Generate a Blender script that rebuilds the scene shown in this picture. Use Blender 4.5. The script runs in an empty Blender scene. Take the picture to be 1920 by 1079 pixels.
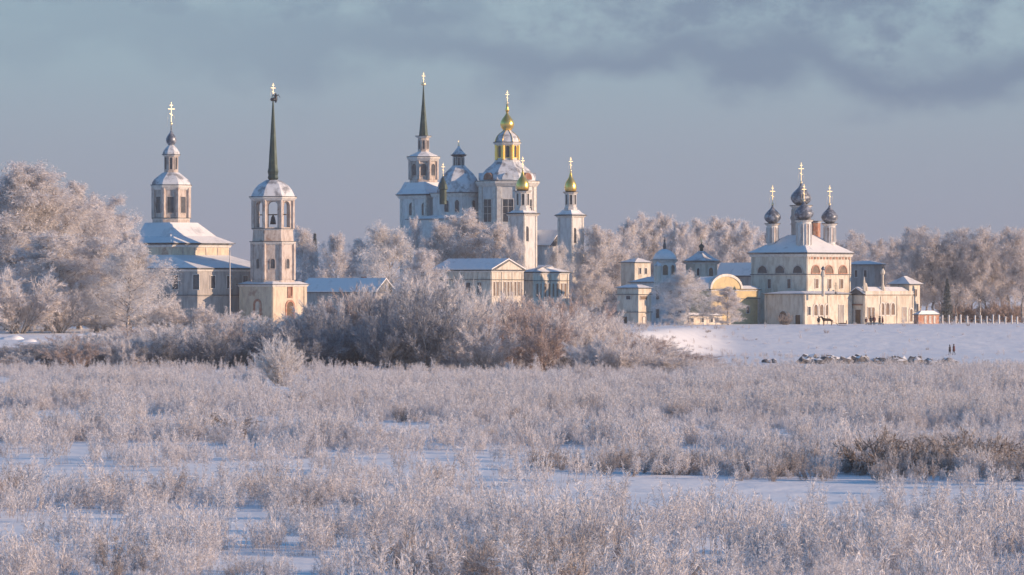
import bpy, math, random
import numpy as np
from mathutils import Vector, Matrix
S = bpy.context.scene
COL = S.collection
R = math.radians

# ------------------------------------------------------------------ camera
FPX, CZ, HZ = 8426.0, 12.0, 539.5          # focal length in photo pixels, eye height, horizon row
cd = bpy.data.cameras.new("camera"); cam = bpy.data.objects.new("camera", cd); COL.objects.link(cam)
cam.location = (0, 0, CZ); cam.rotation_euler = (R(90), 0, 0)
cd.sensor_width = 36; cd.lens = 36 * FPX / 1920; cd.clip_start = 1; cd.clip_end = 20000
S.camera = cam

# ------------------------------------------------------------------ light
EXPO = 0.33
SUN_EL, SUN_AZ = 12.5, -16.0                # azimuth of the direction towards the sun, degrees from +X
sd = Vector((math.cos(R(SUN_AZ)) * math.cos(R(SUN_EL)), math.sin(R(SUN_AZ)) * math.cos(R(SUN_EL)), math.sin(R(SUN_EL))))
sl = bpy.data.lights.new("sun", 'SUN'); sun = bpy.data.objects.new("sun", sl); COL.objects.link(sun)
sun.rotation_euler = sd.to_track_quat('Z', 'Y').to_euler(); sun.location = (100, 0, 200)
sl.energy = 5.0; sl.angle = R(0.5); sl.color = (1.0, 0.67, 0.42)

W = bpy.data.worlds.new("World"); S.world = W; W.use_nodes = True
nt = W.node_tree; nt.nodes.clear()
def N(t, nt_, **kw):
    n = nt_.nodes.new(t)
    for k, v in kw.items(): setattr(n, k, v)
    return n
def LK(nt_, a, b): nt_.links.new(a, b)
out = N('ShaderNodeOutputWorld', nt); bg = N('ShaderNodeBackground', nt)
sky = N('ShaderNodeTexSky', nt, sky_type='NISHITA', sun_disc=False)
sky.sun_elevation = R(SUN_EL); sky.sun_rotation = R(90 - SUN_AZ); sky.air_density = 1.0; sky.dust_density = 0.0; sky.ozone_density = 1.8
SKYS = 0.135
bg.inputs['Strength'].default_value = SKYS
tc = N('ShaderNodeTexCoord', nt); sx = N('ShaderNodeSeparateXYZ', nt); LK(nt, tc.outputs['Generated'], sx.inputs[0])
# low bank of winter mist over the horizon: colour by height above the horizon
ramp = N('ShaderNodeValToRGB', nt); mr = N('ShaderNodeMapRange', nt)
mr.inputs['From Min'].default_value = -0.005; mr.inputs['From Max'].default_value = 0.075
LK(nt, sx.outputs['Z'], mr.inputs['Value']); LK(nt, mr.outputs[0], ramp.inputs[0])
def lin(r, g, b):
    f = lambda c: ((c / 255 + 0.055) / 1.055) ** 2.4 if c > 10 else c / 255 / 12.92
    return (f(r), f(g), f(b), 1)
cr = ramp.color_ramp; cr.elements[0].position = 0.0; cr.elements[0].color = lin(160, 154, 170)
cr.elements[1].position = 1.0; cr.elements[1].color = lin(152, 178, 192)
for p, c in ((0.2, lin(153, 157, 175)), (0.45, lin(153, 164, 180)), (0.68, lin(153, 173, 187))):
    e = cr.elements.new(p); e.color = c
# cloud sheet with dark lower rims, in the upper part of the view
mp = N('ShaderNodeMapping', nt); mp.inputs['Scale'].default_value = (1.0, 0.0, 1.5); mp.inputs['Location'].default_value = (0.53, 0.0, 0.9)
LK(nt, tc.outputs['Generated'], mp.inputs[0])
no = N('ShaderNodeTexNoise', nt); no.inputs['Scale'].default_value = 24; no.inputs['Detail'].default_value = 7; no.inputs['Roughness'].default_value = 0.5
LK(nt, mp.outputs[0], no.inputs['Vector'])
# edge height rises and falls with x
def math_(op, a, b=None, c=None):
    n = N('ShaderNodeMath', nt, operation=op)
    for i, v in enumerate((a, b, c)):
        if v is None: continue
        if isinstance(v, (int, float)): n.inputs[i].default_value = v
        else: LK(nt, v, n.inputs[i])
    return n.outputs[0]
edge = math_('MULTIPLY', sx.outputs['X'], -0.055)      # the cloud edge dips to the right
zz = math_('SUBTRACT', sx.outputs['Z'], edge)
zz = math_('MULTIPLY_ADD', math_('SUBTRACT', no.outputs[0], 0.5), 0.050, zz)
def mrange(v, a, b, smooth=True):
    n = N('ShaderNodeMapRange', nt); 
    if smooth: n.interpolation_type = 'SMOOTHSTEP'
    LK(nt, v, n.inputs['Value']); n.inputs['From Min'].default_value = a; n.inputs['From Max'].default_value = b
    return n.outputs[0]
rim = math_('MULTIPLY', mrange(zz, 0.041, 0.051), mrange(zz, 0.066, 0.052))
no2 = N('ShaderNodeTexNoise', nt); no2.inputs['Scale'].default_value = 60; no2.inputs['Detail'].default_value = 8; no2.inputs['Roughness'].default_value = 0.62
LK(nt, mp.outputs[0], no2.inputs['Vector'])
patch = mrange(no2.outputs[0], 0.36, 0.64)
xr = mrange(sx.outputs['X'], -0.13, 0.06)
dark = math_('MULTIPLY', rim, math_('MULTIPLY_ADD', xr, 0.55, 0.15))
dark = math_('MAXIMUM', dark, math_('MULTIPLY', math_('MULTIPLY', mrange(zz, 0.046, 0.056), patch), math_('MULTIPLY_ADD', xr, 0.40, 0.30)))
mx = N('ShaderNodeMix', nt, data_type='RGBA'); LK(nt, dark, mx.inputs[0]); LK(nt, ramp.outputs[0], mx.inputs[6]); mx.inputs[7].default_value = lin(116, 132, 159)
no3 = N('ShaderNodeTexNoise', nt); no3.inputs['Scale'].default_value = 42; no3.inputs['Detail'].default_value = 5
LK(nt, mp.outputs[0], no3.inputs['Vector'])
lt = math_('MULTIPLY', math_('MULTIPLY', mrange(no3.outputs[0], 0.48, 0.66), mrange(zz, 0.050, 0.062)), 0.55)
mx2 = N('ShaderNodeMix', nt, data_type='RGBA'); LK(nt, lt, mx2.inputs[0]); LK(nt, mx.outputs[2], mx2.inputs[6]); mx2.inputs[7].default_value = lin(168, 190, 200)
sc_ = N('ShaderNodeVectorMath', nt, operation='SCALE'); LK(nt, mx2.outputs[2], sc_.inputs[0]); sc_.inputs['Scale'].default_value = 1.0 / SKYS / 2 ** EXPO
mask = mrange(sx.outputs['Z'], 0.12, 0.075)
mx3 = N('ShaderNodeMix', nt, data_type='RGBA'); LK(nt, mask, mx3.inputs[0]); tnt = N('ShaderNodeVectorMath', nt, operation='MULTIPLY'); LK(nt, sky.outputs[0], tnt.inputs[0]); tnt.inputs[1].default_value = (0.52, 0.88, 1.10); LK(nt, tnt.outputs[0], mx3.inputs[6]); LK(nt, sc_.outputs[0], mx3.inputs[7])
LK(nt, mx3.outputs[2], bg.inputs['Color']); LK(nt, bg.outputs[0], out.inputs[0])
S.view_settings.view_transform = 'Standard'; S.view_settings.look = 'None'; S.view_settings.gamma = 1; S.view_settings.use_curve_mapping = False
S.view_settings.exposure = EXPO
S.cycles.max_bounces = 5; S.cycles.diffuse_bounces = 3; S.cycles.transparent_max_bounces = 4; S.cycles.volume_bounces = 0
S.cycles.volume_step_rate = 10; S.cycles.volume_max_steps = 64

# ------------------------------------------------------------------ materials
def mat(name, col, rough=0.8, metal=0.0, col2=None, scale=3.0, lo=0.4, hi=0.65, bump=0.0, bscale=None, stretch=None, col3=None, trans=0.0, spec=0.3):
    m = bpy.data.materials.new(name); m.use_nodes = True; t = m.node_tree; p = t.nodes['Principled BSDF']
    p.inputs['Roughness'].default_value = rough; p.inputs['Metallic'].default_value = metal; p.inputs['Specular IOR Level'].default_value = spec
    p.inputs['Base Color'].default_value = (*col, 1)
    co = N('ShaderNodeTexCoord', t); mpn = N('ShaderNodeMapping', t); LK(t, co.outputs['Object'], mpn.inputs[0])
    if stretch: mpn.inputs['Scale'].default_value = stretch
    if col2:
        n = N('ShaderNodeTexNoise', t); n.inputs['Scale'].default_value = scale; n.inputs['Detail'].default_value = 6; n.inputs['Roughness'].default_value = 0.62
        LK(t, mpn.outputs[0], n.inputs['Vector'])
        r = N('ShaderNodeMapRange', t, interpolation_type='SMOOTHSTEP'); r.inputs['From Min'].default_value = lo; r.inputs['From Max'].default_value = hi
        LK(t, n.outputs[0], r.inputs[0])
        x = N('ShaderNodeMix', t, data_type='RGBA'); LK(t, r.outputs[0], x.inputs[0]); x.inputs[6].default_value = (*col, 1); x.inputs[7].default_value = (*col2, 1)
        o = x.outputs[2]
        if col3:
            n3 = N('ShaderNodeTexNoise', t); n3.inputs['Scale'].default_value = scale * 0.33; n3.inputs['Detail'].default_value = 8; n3.inputs['Roughness'].default_value = 0.7
            LK(t, co.outputs['Object'], n3.inputs['Vector'])
            r3 = N('ShaderNodeMapRange', t, interpolation_type='SMOOTHSTEP'); r3.inputs['From Min'].default_value = 0.56; r3.inputs['From Max'].default_value = 0.66
            LK(t, n3.outputs[0], r3.inputs[0])
            x3 = N('ShaderNodeMix', t, data_type='RGBA'); LK(t, r3.outputs[0], x3.inputs[0]); LK(t, o, x3.inputs[6]); x3.inputs[7].default_value = (*col3, 1); o = x3.outputs[2]
        LK(t, o, p.inputs['Base Color'])
    if bump:
        nb = N('ShaderNodeTexNoise', t); nb.inputs['Scale'].default_value = bscale or scale * 3; nb.inputs['Detail'].default_value = 5
        LK(t, co.outputs['Object'], nb.inputs['Vector'])
        b = N('ShaderNodeBump', t); b.inputs['Distance'].default_value = bump; b.inputs['Strength'].default_value = 0.8
        LK(t, nb.outputs[0], b.inputs['Height']); LK(t, b.outputs[0], p.inputs['Normal'])
    return m
def twig_mat(name, frost, wood, trans=0.32):
    m = bpy.data.materials.new(name); m.use_nodes = True; t = m.node_tree; p = t.nodes['Principled BSDF']
    a = N('ShaderNodeAttribute', t, attribute_name='fr'); x = N('ShaderNodeMix', t, data_type='RGBA')
    LK(t, a.outputs['Fac'], x.inputs[0]); x.inputs[6].default_value = (*wood, 1); x.inputs[7].default_value = (*frost, 1)
    LK(t, x.outputs[2], p.inputs['Base Color']); p.inputs['Roughness'].default_value = 0.9; p.inputs['Specular IOR Level'].default_value = 0.1
    tr = N('ShaderNodeBsdfTranslucent', t); LK(t, x.outputs[2], tr.inputs['Color'])
    ms = N('ShaderNodeMixShader', t); ms.inputs[0].default_value = trans
    LK(t, p.outputs[0], ms.inputs[1]); LK(t, tr.outputs[0], ms.inputs[2]); LK(t, ms.outputs[0], t.nodes['Material Output'].inputs[0])
    return m
M = {}
M['snow'] = mat('field_snow', (0.82, 0.84, 0.88), 0.75, bump=0.30, bscale=0.28, col2=(0.77, 0.79, 0.84), scale=0.3)
M['roofsnow'] = mat('roof_snow', (0.74, 0.76, 0.80), 0.7, bump=0.10, bscale=0.9, col2=(0.50, 0.52, 0.56), scale=0.45, lo=0.52, hi=0.74)
M['thinsnow'] = mat('thin_snow_over_metal', (0.62, 0.66, 0.72), 0.6, col2=(0.20, 0.21, 0.24), scale=0.55, lo=0.43, hi=0.66, bump=0.03)
M['white'] = mat('white_limewash', (0.63, 0.64, 0.65), 0.85, col2=(0.50, 0.50, 0.51), scale=0.9, bump=0.02, stretch=(1.6, 1.6, 0.5))
M['worn'] = mat('worn_limewash', (0.52, 0.475, 0.45), 0.9, col2=(0.36, 0.31, 0.29), scale=1.3, bump=0.04, stretch=(1.5, 1.5, 0.6), col3=(0.30, 0.22, 0.19))
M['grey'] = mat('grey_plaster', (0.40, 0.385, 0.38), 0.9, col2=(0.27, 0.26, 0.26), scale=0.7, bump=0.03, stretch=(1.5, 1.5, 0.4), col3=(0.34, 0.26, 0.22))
M['cream'] = mat('cream_plaster', (0.62, 0.585, 0.52), 0.85, col2=(0.46, 0.41, 0.35), scale=0.8, bump=0.02, stretch=(1.5, 1.5, 0.5))
M['ochre'] = mat('weathered_ochre_plaster', (0.60, 0.53, 0.42), 0.9, col2=(0.46, 0.39, 0.32), scale=0.9, bump=0.03, stretch=(1.5, 1.5, 0.5), col3=(0.36, 0.26, 0.21))
M['yellow'] = mat('yellow_plaster', (0.56, 0.46, 0.27), 0.85, col2=(0.46, 0.38, 0.24), scale=0.8, bump=0.02)
M['trim'] = mat('white_trim', (0.64, 0.63, 0.61), 0.8, col2=(0.50, 0.48, 0.46), scale=1.5)
M['brick'] = mat('red_brick', (0.36, 0.17, 0.12), 0.9, col2=(0.45, 0.32, 0.26), scale=1.6, bump=0.03)
M['rust'] = mat('rusty_roof_sheet', (0.22, 0.10, 0.07), 0.8, col2=(0.34, 0.22, 0.18), scale=1.2)
M['dark'] = mat('dark_iron', (0.05, 0.055, 0.065), 0.5, 0.6, col2=(0.10, 0.11, 0.13), scale=1.0)
M['slate'] = mat('dark_dome_shingle', (0.10, 0.12, 0.16), 0.45, 0.3, col2=(0.34, 0.37, 0.43), scale=1.4, lo=0.44, hi=0.64)
M['green'] = mat('green_spire_sheet', (0.030, 0.052, 0.048), 0.45, 0.3, col2=(0.06, 0.09, 0.08), scale=1.0, lo=0.45, hi=0.7)
M['gold'] = mat('gilded_metal', (0.90, 0.58, 0.13), 0.32, 0.9, col2=(0.80, 0.60, 0.25), scale=1.5)
M['cross'] = mat('bright_gilding', (0.95, 0.80, 0.52), 0.4, 0.75)
M['pane'] = mat('dark_window_pane', (0.035, 0.04, 0.055), 0.25, spec=0.5, col2=(0.07, 0.08, 0.10), scale=1.2)
M['brownpane'] = mat('brown_window_glass', (0.20, 0.14, 0.10), 0.35, col2=(0.12, 0.09, 0.08), scale=1.2, spec=0.5)
M['door'] = mat('dark_wood_door', (0.09, 0.06, 0.045), 0.7, col2=(0.13, 0.09, 0.06), scale=2.0)
M['bark'] = mat('frosted_bark', (0.15, 0.125, 0.115), 0.9, col2=(0.60, 0.59, 0.60), scale=2.5, lo=0.42, hi=0.62)
M['rock'] = mat('dark_boulder', (0.10, 0.10, 0.115), 0.85, col2=(0.20, 0.19, 0.19), scale=1.5, bump=0.08)
M['pole'] = mat('grey_pole_steel', (0.34, 0.34, 0.36), 0.5, 0.4, col2=(0.42, 0.42, 0.44), scale=2)
M['coat'] = mat('dark_coat_cloth', (0.035, 0.033, 0.045), 0.9, col2=(0.05, 0.045, 0.05), scale=6)
M['coatred'] = mat('maroon_coat_cloth', (0.10, 0.035, 0.035), 0.9, col2=(0.13, 0.05, 0.05), scale=6)
M['skin'] = mat('skin', (0.45, 0.28, 0.21), 0.6, col2=(0.40, 0.24, 0.18), scale=8)
M['trousers'] = mat('trouser_cloth', (0.03, 0.035, 0.05), 0.9, col2=(0.05, 0.05, 0.06), scale=6)
M['horse'] = mat('brown_horse_coat', (0.07, 0.035, 0.022), 0.7, col2=(0.10, 0.05, 0.03), scale=4)
M['frost'] = twig_mat('frosted_twigs', (0.87, 0.86, 0.88), (0.40, 0.34, 0.32))
M['frostbrown'] = twig_mat('reddish_frosted_twigs', (0.76, 0.69, 0.68), (0.24, 0.15, 0.12))
M['frostwhite'] = twig_mat('white_frosted_twigs', (0.90, 0.89, 0.90), (0.36, 0.31, 0.28))
M['weed'] = twig_mat('frosted_weeds', (0.88, 0.88, 0.92), (0.34, 0.28, 0.25))
M['weedbrown'] = twig_mat('brown_frosted_weeds', (0.74, 0.71, 0.72), (0.17, 0.12, 0.09))
for mn in ('weed', 'weedbrown'):
    t = M[mn].node_tree; xx = [n for n in t.nodes if n.type == 'MIX'][0]; ge = N('ShaderNodeNewGeometry', t); nn = N('ShaderNodeTexNoise', t); nn.inputs['Scale'].default_value = .11; nn.inputs['Detail'].default_value = 4
    LK(t, ge.outputs['Position'], nn.inputs['Vector']); rr_ = N('ShaderNodeMapRange', t, interpolation_type='SMOOTHSTEP'); rr_.inputs['From Min'].default_value = .50; rr_.inputs['From Max'].default_value = .68; rr_.inputs['To Min'].default_value = 1.0; rr_.inputs['To Max'].default_value = .78; LK(t, nn.outputs[0], rr_.inputs[0])
    mm = N('ShaderNodeMath', t, operation='MULTIPLY'); aa = [n for n in t.nodes if n.type == 'ATTRIBUTE'][0]; LK(t, aa.outputs['Fac'], mm.inputs[0]); LK(t, rr_.outputs[0], mm.inputs[1]); LK(t, mm.outputs[0], xx.inputs[0])
M['frostshade'] = twig_mat('shade_painted_frosted_twigs', (0.50, 0.53, 0.60), (0.13, 0.13, 0.15), .2)  # the thicket's blue-grey shade is put into this twig colour
M['needles'] = twig_mat('spruce_needles', (0.30, 0.33, 0.36), (0.035, 0.05, 0.042), 0.1)

# ------------------------------------------------------------------ terrain
rs = np.random.RandomState(5)
WV = [(rs.uniform(-1, 1, 2) * s, rs.uniform(0, 6.28), a) for s, a in ((.05, .10), (.08, .10), (.12, .08), (.2, .06), (.3, .05), (.5, .035), (.8, .03), (1.3, .02), (1.6, .02))]
def sst(t): t = np.clip(t, 0, 1); return t * t * (3 - 2 * t)
def bank_start(x):
    return 690 + 118 * sst((x - 12) / 30.0) - 15 * sst((-x - 5) / 40.0)
def H(x, y):
    x = np.asarray(x, float); y = np.asarray(y, float)
    w = 55 + 20 * sst((x - 12) / 30.0)
    z = 4.5 * sst((y - bank_start(x)) / w) ** 0.85
    fade = 1 - 0.75 * sst((y - 720) / 200)
    for (k, ph, a) in WV: z = z + a * np.sin(k[0] * x + k[1] * y + ph) * fade
    # frozen side channel, a shallow trough
    yc = 273 - 0.12 * (x - 20)
    z = z - 0.45 * np.exp(-((y - yc) / 9.0) ** 2) * sst((x + 22) / 20)
    # ridge of ploughed snow in front of the far bank and a hollow behind the rocks
    z = z - 0.7 * np.exp(-((y - 722) / 13.0) ** 2) * sst((x - 55) / 15)
    return z
def hz(x, y): return float(H(x, y))
xs = np.concatenate([[-4000, -2000, -1000, -500, -250], np.arange(-150, 150.1, 1.25), [250, 500, 1000, 2000, 4000]])
ys = np.concatenate([[-600, -200, 0, 60], np.arange(120, 700, 2.0), np.arange(700, 1000, 2.5), [1020, 1060, 1120, 1200, 1400, 1800, 2500, 4000, 8000]])
X, Y = np.meshgrid(xs, ys); Z = H(X, Y)
me = bpy.data.meshes.new('snow_ground'); nx, ny = len(xs), len(ys)
idx = np.arange(nx * ny).reshape(ny, nx)
q = np.stack([idx[:-1, :-1], idx[:-1, 1:], idx[1:, 1:], idx[1:, :-1]], -1).reshape(-1, 4)
def mesh_np(me, V, Fq, n):
    me.vertices.add(len(V)); me.vertices.foreach_set('co', np.asarray(V, np.float32).ravel())
    me.loops.add(Fq.size); me.loops.foreach_set('vertex_index', Fq.ravel().astype(np.int32))
    me.polygons.add(len(Fq)); me.polygons.foreach_set('loop_start', np.arange(0, Fq.size, n, dtype=np.int32)); me.polygons.foreach_set('loop_total', np.full(len(Fq), n, np.int32))
    me.update(calc_edges=True)
mesh_np(me, np.stack([X, Y, Z], -1).reshape(-1, 3), q, 4); me.polygons.foreach_set('use_smooth', [True] * len(q)); me.materials.append(M['snow'])
g = bpy.data.objects.new('snow_ground', me); COL.objects.link(g); g['kind'] = 'structure'; g['label'] = 'snow covered river flat and bank'

# ------------------------------------------------------------------ object helpers
def tag(o, label, cat, group=None):
    o['label'] = label; o['category'] = cat
    if group: o['group'] = group
    return o
def empty(name, loc, rz, label, cat, group=None):
    o = bpy.data.objects.new(name, None); COL.objects.link(o); o.location = loc; o.rotation_euler = (0, 0, rz)
    return tag(o, label, cat, group)
def dupe(root, loc, rz, scale, label, group=None):
    c = root.copy(); COL.objects.link(c); c.location = loc; c.rotation_euler = (0, 0, rz); c.scale = scale; c['label'] = label
    if group: c['group'] = group
    for ch in root.children:
        d = ch.copy(); COL.objects.link(d); d.parent = c
        for g2 in ch.children:
            e = g2.copy(); COL.objects.link(e); e.parent = d
    return c
class P:
    """collects shapes, links them as one mesh"""
    def __init__(s): s.v = []; s.f = []; s.sm = []
    def add(s, v, f, smooth=False):
        b = len(s.v); s.v += [tuple(p) for p in v]; s.f += [tuple(b + i for i in q) for q in f]; s.sm += [smooth] * len(f)
    def box(s, x0, x1, y0, y1, z0, z1):
        s.add([(x0, y0, z0), (x1, y0, z0), (x1, y1, z0), (x0, y1, z0), (x0, y0, z1), (x1, y0, z1), (x1, y1, z1), (x0, y1, z1)],
              [(3, 2, 1, 0), (4, 5, 6, 7), (0, 1, 5, 4), (1, 2, 6, 5), (2, 3, 7, 6), (3, 0, 4, 7)]); return s
    def lathe(s, prof, n=16, c=(0, 0), apo=True, ph=0.0, smooth=False):
        v = []; f = []; m = 1 / math.cos(math.pi / n) if apo else 1
        for (r, z) in prof:
            for i in range(n):
                a = ph + (i + .5) * 2 * math.pi / n; v.append((c[0] + r * m * math.cos(a), c[1] + r * m * math.sin(a), z))
        for j in range(len(prof) - 1):
            for i in range(n):
                k = (i + 1) % n; f.append((j * n + i, j * n + k, (j + 1) * n + k, (j + 1) * n + i))
        f.append(tuple(range(n))[::-1]); f.append(tuple((len(prof) - 1) * n + i for i in range(n)))
        s.add(v, f, smooth); return s
    def loft(s, r0, z0, r1, z1):
        "rect (x0,x1,y0,y1) at z0 to rect at z1"
        a = [(r0[0], r0[2], z0), (r0[1], r0[2], z0), (r0[1], r0[3], z0), (r0[0], r0[3], z0)]; b = [(r1[0], r1[2], z1), (r1[1], r1[2], z1), (r1[1], r1[3], z1), (r1[0], r1[3], z1)]
        s.add(a + b, [(3, 2, 1, 0), (4, 5, 6, 7), (0, 1, 5, 4), (1, 2, 6, 5), (2, 3, 7, 6), (3, 0, 4, 7)]); return s
    def gable(s, r, z0, z1, axis='x', th=0.0):
        x0, x1, y0, y1 = r
        if axis == 'x':
            ym = (y0 + y1) / 2; v = [(x0, y0, z0), (x0, y1, z0), (x0, ym, z1), (x1, y0, z0), (x1, y1, z0), (x1, ym, z1)]
        else:
            xm = (x0 + x1) / 2; v = [(x0, y0, z0), (x1, y0, z0), (xm, y0, z1), (x0, y1, z0), (x1, y1, z0), (xm, y1, z1)]
        s.add(v, [(0, 1, 2), (5, 4, 3), (0, 3, 4, 1), (1, 4, 5, 2), (2, 5, 3, 0)]); return s
    def prism(s, pts, frame, d0, d1):
        "extrude outline pts (t,z) along normal of a wall frame from d0 to d1"
        n = len(pts); v = [frame(t, z, d0) for t, z in pts] + [frame(t, z, d1) for t, z in pts]
        s.add(v, [tuple(range(n, 2 * n)), tuple(range(n))[::-1]] + [(i, (i + 1) % n, n + (i + 1) % n, n + i) for i in range(n)]); return s
    def ring(s, a, b, frame, d0, d1):
        "frame between outlines a (inner) and b (outer)"
        n = len(a); v = [frame(t, z, d1) for t, z in a] + [frame(t, z, d1) for t, z in b] + [frame(t, z, d0) for t, z in a] + [frame(t, z, d0) for t, z in b]
        f = []
        for i in range(n):
            k = (i + 1) % n; f += [(i, k, n + k, n + i), (2 * n + i, i, n + i, 3 * n + i) if False else (n + i, n + k, 3 * n + k, 3 * n + i), (2 * n + i, 2 * n + k, k, i)]
        s.add(v, f); return s
    def tube(s, pts, rad, n=6):
        v = []; f = []
        for j, p in enumerate(pts):
            p = Vector(p); d = Vector(pts[min(j + 1, len(pts) - 1)]) - Vector(pts[max(j - 1, 0)])
            d.normalize(); u = d.orthogonal().normalized(); w = d.cross(u)
            if j and u.dot(pu) < 0: pass
            pu = u
            for i in range(n):
                a = 2 * math.pi * i / n; v.append(tuple(p + (u * math.cos(a) + w * math.sin(a)) * rad[j]))
        for j in range(len(pts) - 1):
            for i in range(n):
                k = (i + 1) % n; f.append((j * n + i, j * n + k, (j + 1) * n + k, (j + 1) * n + i))
        f.append(tuple(range(n))[::-1]); f.append(tuple((len(pts) - 1) * n + i for i in range(n)))
        s.add(v, f, True); return s
    def build(s, name, m, parent=None, label=None):
        me = bpy.data.meshes.new(name); me.from_pydata(s.v, [], s.f); me.polygons.foreach_set('use_smooth', s.sm); me.materials.append(m if not isinstance(m, str) else M[m])
        me.update(); o = bpy.data.objects.new(name, me); COL.objects.link(o); o.parent = parent
        if label: o['label'] = label
        return o
TH = R(43); CT, ST = math.cos(TH), math.sin(TH)
class B:
    """building frame: local +x runs right and towards us along the shaded front, local +y right and away along the sunlit front"""
    def __init__(s, name, label, cat, px, D, group=None, th=TH):
        s.k = D / FPX; s.D = D; s.px = px; x = (px - 960) * s.k; s.gz = hz(x, D) - 0.3
        s.o = empty(name, (x, D, s.gz), -th, label, cat, group)
    def z(s, py): return CZ - (py - HZ) * s.k - s.gz
    def loc(s, px, dd=0.0):
        dx = (px - s.px) * s.k; return (dx * CT - dd * ST, dx * ST + dd * CT)
    def boxc(s, xl, xc, xr, dd=0.0):
        cx, cy = s.loc(xc, dd); return (cx - (xc - xl) * s.k / CT, cx, cy, cy + (xr - xc) * s.k / ST)
def grow(r, a, b=None):
    b = a if b is None else b; return (r[0] - a, r[1] + a, r[2] - b, r[3] + b)
def wall_frame(c, phi, dist):
    n = (math.cos(phi), math.sin(phi)); t_ = (-n[1], n[0])
    return lambda t, z, d: (c[0] + n[0] * (dist + d) + t_[0] * t, c[1] + n[1] * (dist + d) + t_[1] * t, z)
def outline(t, z0, w, h, arch):
    a = w / 2
    if not arch: return [(t - a, z0), (t + a, z0), (t + a, z0 + h), (t - a, z0 + h)]
    zs = z0 + h - a; return [(t - a, z0), (t + a, z0)] + [(t + a * math.cos(x), zs + a * math.sin(x)) for x in [math.pi * i / 8 for i in range(9)]]
def win(par, c, phi, dist, t, z0, w, h, arch=False, pane='pane', frame='trim', name='window', b=0.12, bars=False, pl='pane'):
    fr = wall_frame(c, phi, dist); a = outline(t, z0, w, h, arch); o = outline(t, z0 - b, w + 2 * b, h + 2 * b, arch)
    p = P().ring(a, o, fr, -0.05, 0.13)
    if bars and w > 0.7:
        p.prism([(t - .05, z0), (t + .05, z0), (t + .05, z0 + h - .05), (t - .05, z0 + h - .05)], fr, 0.0, 0.07)
        for q in (0.36, 0.68): p.prism([(t - w / 2, z0 + h * q - .04), (t - .052, z0 + h * q - .04), (t - .052, z0 + h * q + .04), (t - w / 2, z0 + h * q + .04)], fr, 0.0, 0.065).prism([(t + .052, z0 + h * q - .04), (t + w / 2, z0 + h * q - .04), (t + w / 2, z0 + h * q + .04), (t + .052, z0 + h * q + .04)], fr, 0.0, 0.065)
    ob = p.build(name, frame, par)
    P().prism(a, fr, -0.2, 0.02).build(pl, pane, ob)
    return ob
def faceL(r): # shaded front (local -y): centre, phi, dist
    return ((r[0] + r[1]) / 2, r[2]), -math.pi / 2, 0.0
def faceR(r):
    return (r[1], (r[2] + r[3]) / 2), 0.0, 0.0
def winL(bd, r, pxs, py0, py1, wpx, **kw):
    "windows on the shaded front at photo columns pxs; t runs along +x"
    c, phi, d = faceL(r); cpx = bd.px + (c[0] * CT + c[1] * ST) / bd.k
    for px in pxs: win(bd.o, c, phi, d, (px - cpx) * bd.k / CT, bd.z(py1), wpx * bd.k / CT, bd.z(py0) - bd.z(py1), **kw)
def winR(bd, r, pxs, py0, py1, wpx, **kw):
    c, phi, d = faceR(r); cpx = bd.px + (c[0] * CT + c[1] * ST) / bd.k
    for px in pxs: win(bd.o, c, phi, d, (px - cpx) * bd.k / ST, bd.z(py1), wpx * bd.k / ST, bd.z(py0) - bd.z(py1), **kw)
def oct_win(b, c, apo, phis, py0, py1, w, **kw):
    for phi in phis: win(b.o, c, phi, apo, 0, b.z(py1), w, b.z(py0) - b.z(py1), **kw)
ONION = [(.42, 0), (.62, .05), (.86, .15), (.98, .27), (1, .34), (.94, .44), (.78, .55), (.54, .66), (.30, .77), (.14, .88), (.05, 1)]
DOME = [(1, 0), (.985, .12), (.93, .32), (.82, .52), (.66, .70), (.48, .84), (.36, .93), (.30, 1)]
TEAR = [(.80, 0), (.95, .08), (1, .2), (.93, .36), (.74, .5), (.48, .62), (.30, .72), (.20, .84), (.12, .93), (.05, 1)]
def prof(base, r, z0, z1): return [(a * r, z0 + (z1 - z0) * t) for a, t in base]
def cross(b, c, z0, z1, th=None, angel=False, par=None, m='cross'):
    h = z1 - z0; t = (th or max(0.13, h * 0.045)) * .55; p = P(); x, y = c
    p.lathe([(t * .8, z0 - .15), (t * 2.2, z0 + .12), (t * 2.2, z0 + .3), (t * .6, z0 + .5)], 8, c)
    p.box(x - t / 2, x + t / 2, y - t / 2, y + t / 2, z0, z1)
    e = h * .20
    for zc, hw in ((.70, e), (.86, e * .45)):
        p.box(x - t * .4, x + t * .4, y - hw, y - t / 2, z0 + h * zc - t / 2, z0 + h * zc + t / 2); p.box(x - t * .4, x + t * .4, y + t / 2, y + hw, z0 + h * zc - t / 2, z0 + h * zc + t / 2)
    sl_ = e * .5; fr = wall_frame(c, 0, 0)
    p.prism([(-sl_, z0 + h * .44 + sl_ * .4), (sl_, z0 + h * .44 - sl_ * .4), (sl_, z0 + h * .44 - sl_ * .4 + t), (-sl_, z0 + h * .44 + sl_ * .4 + t)], fr, -t * .35, t * .35)
    # stay chains
    for sgn in (-1, 1): p.tube([(x, y + sgn * e * .8, z0 + h * .68), (x, y + sgn * e * 1.3, z0 - h * .12)], [.02, .02], 3)
    return p.build('cross', m, par or b.o)
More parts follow.
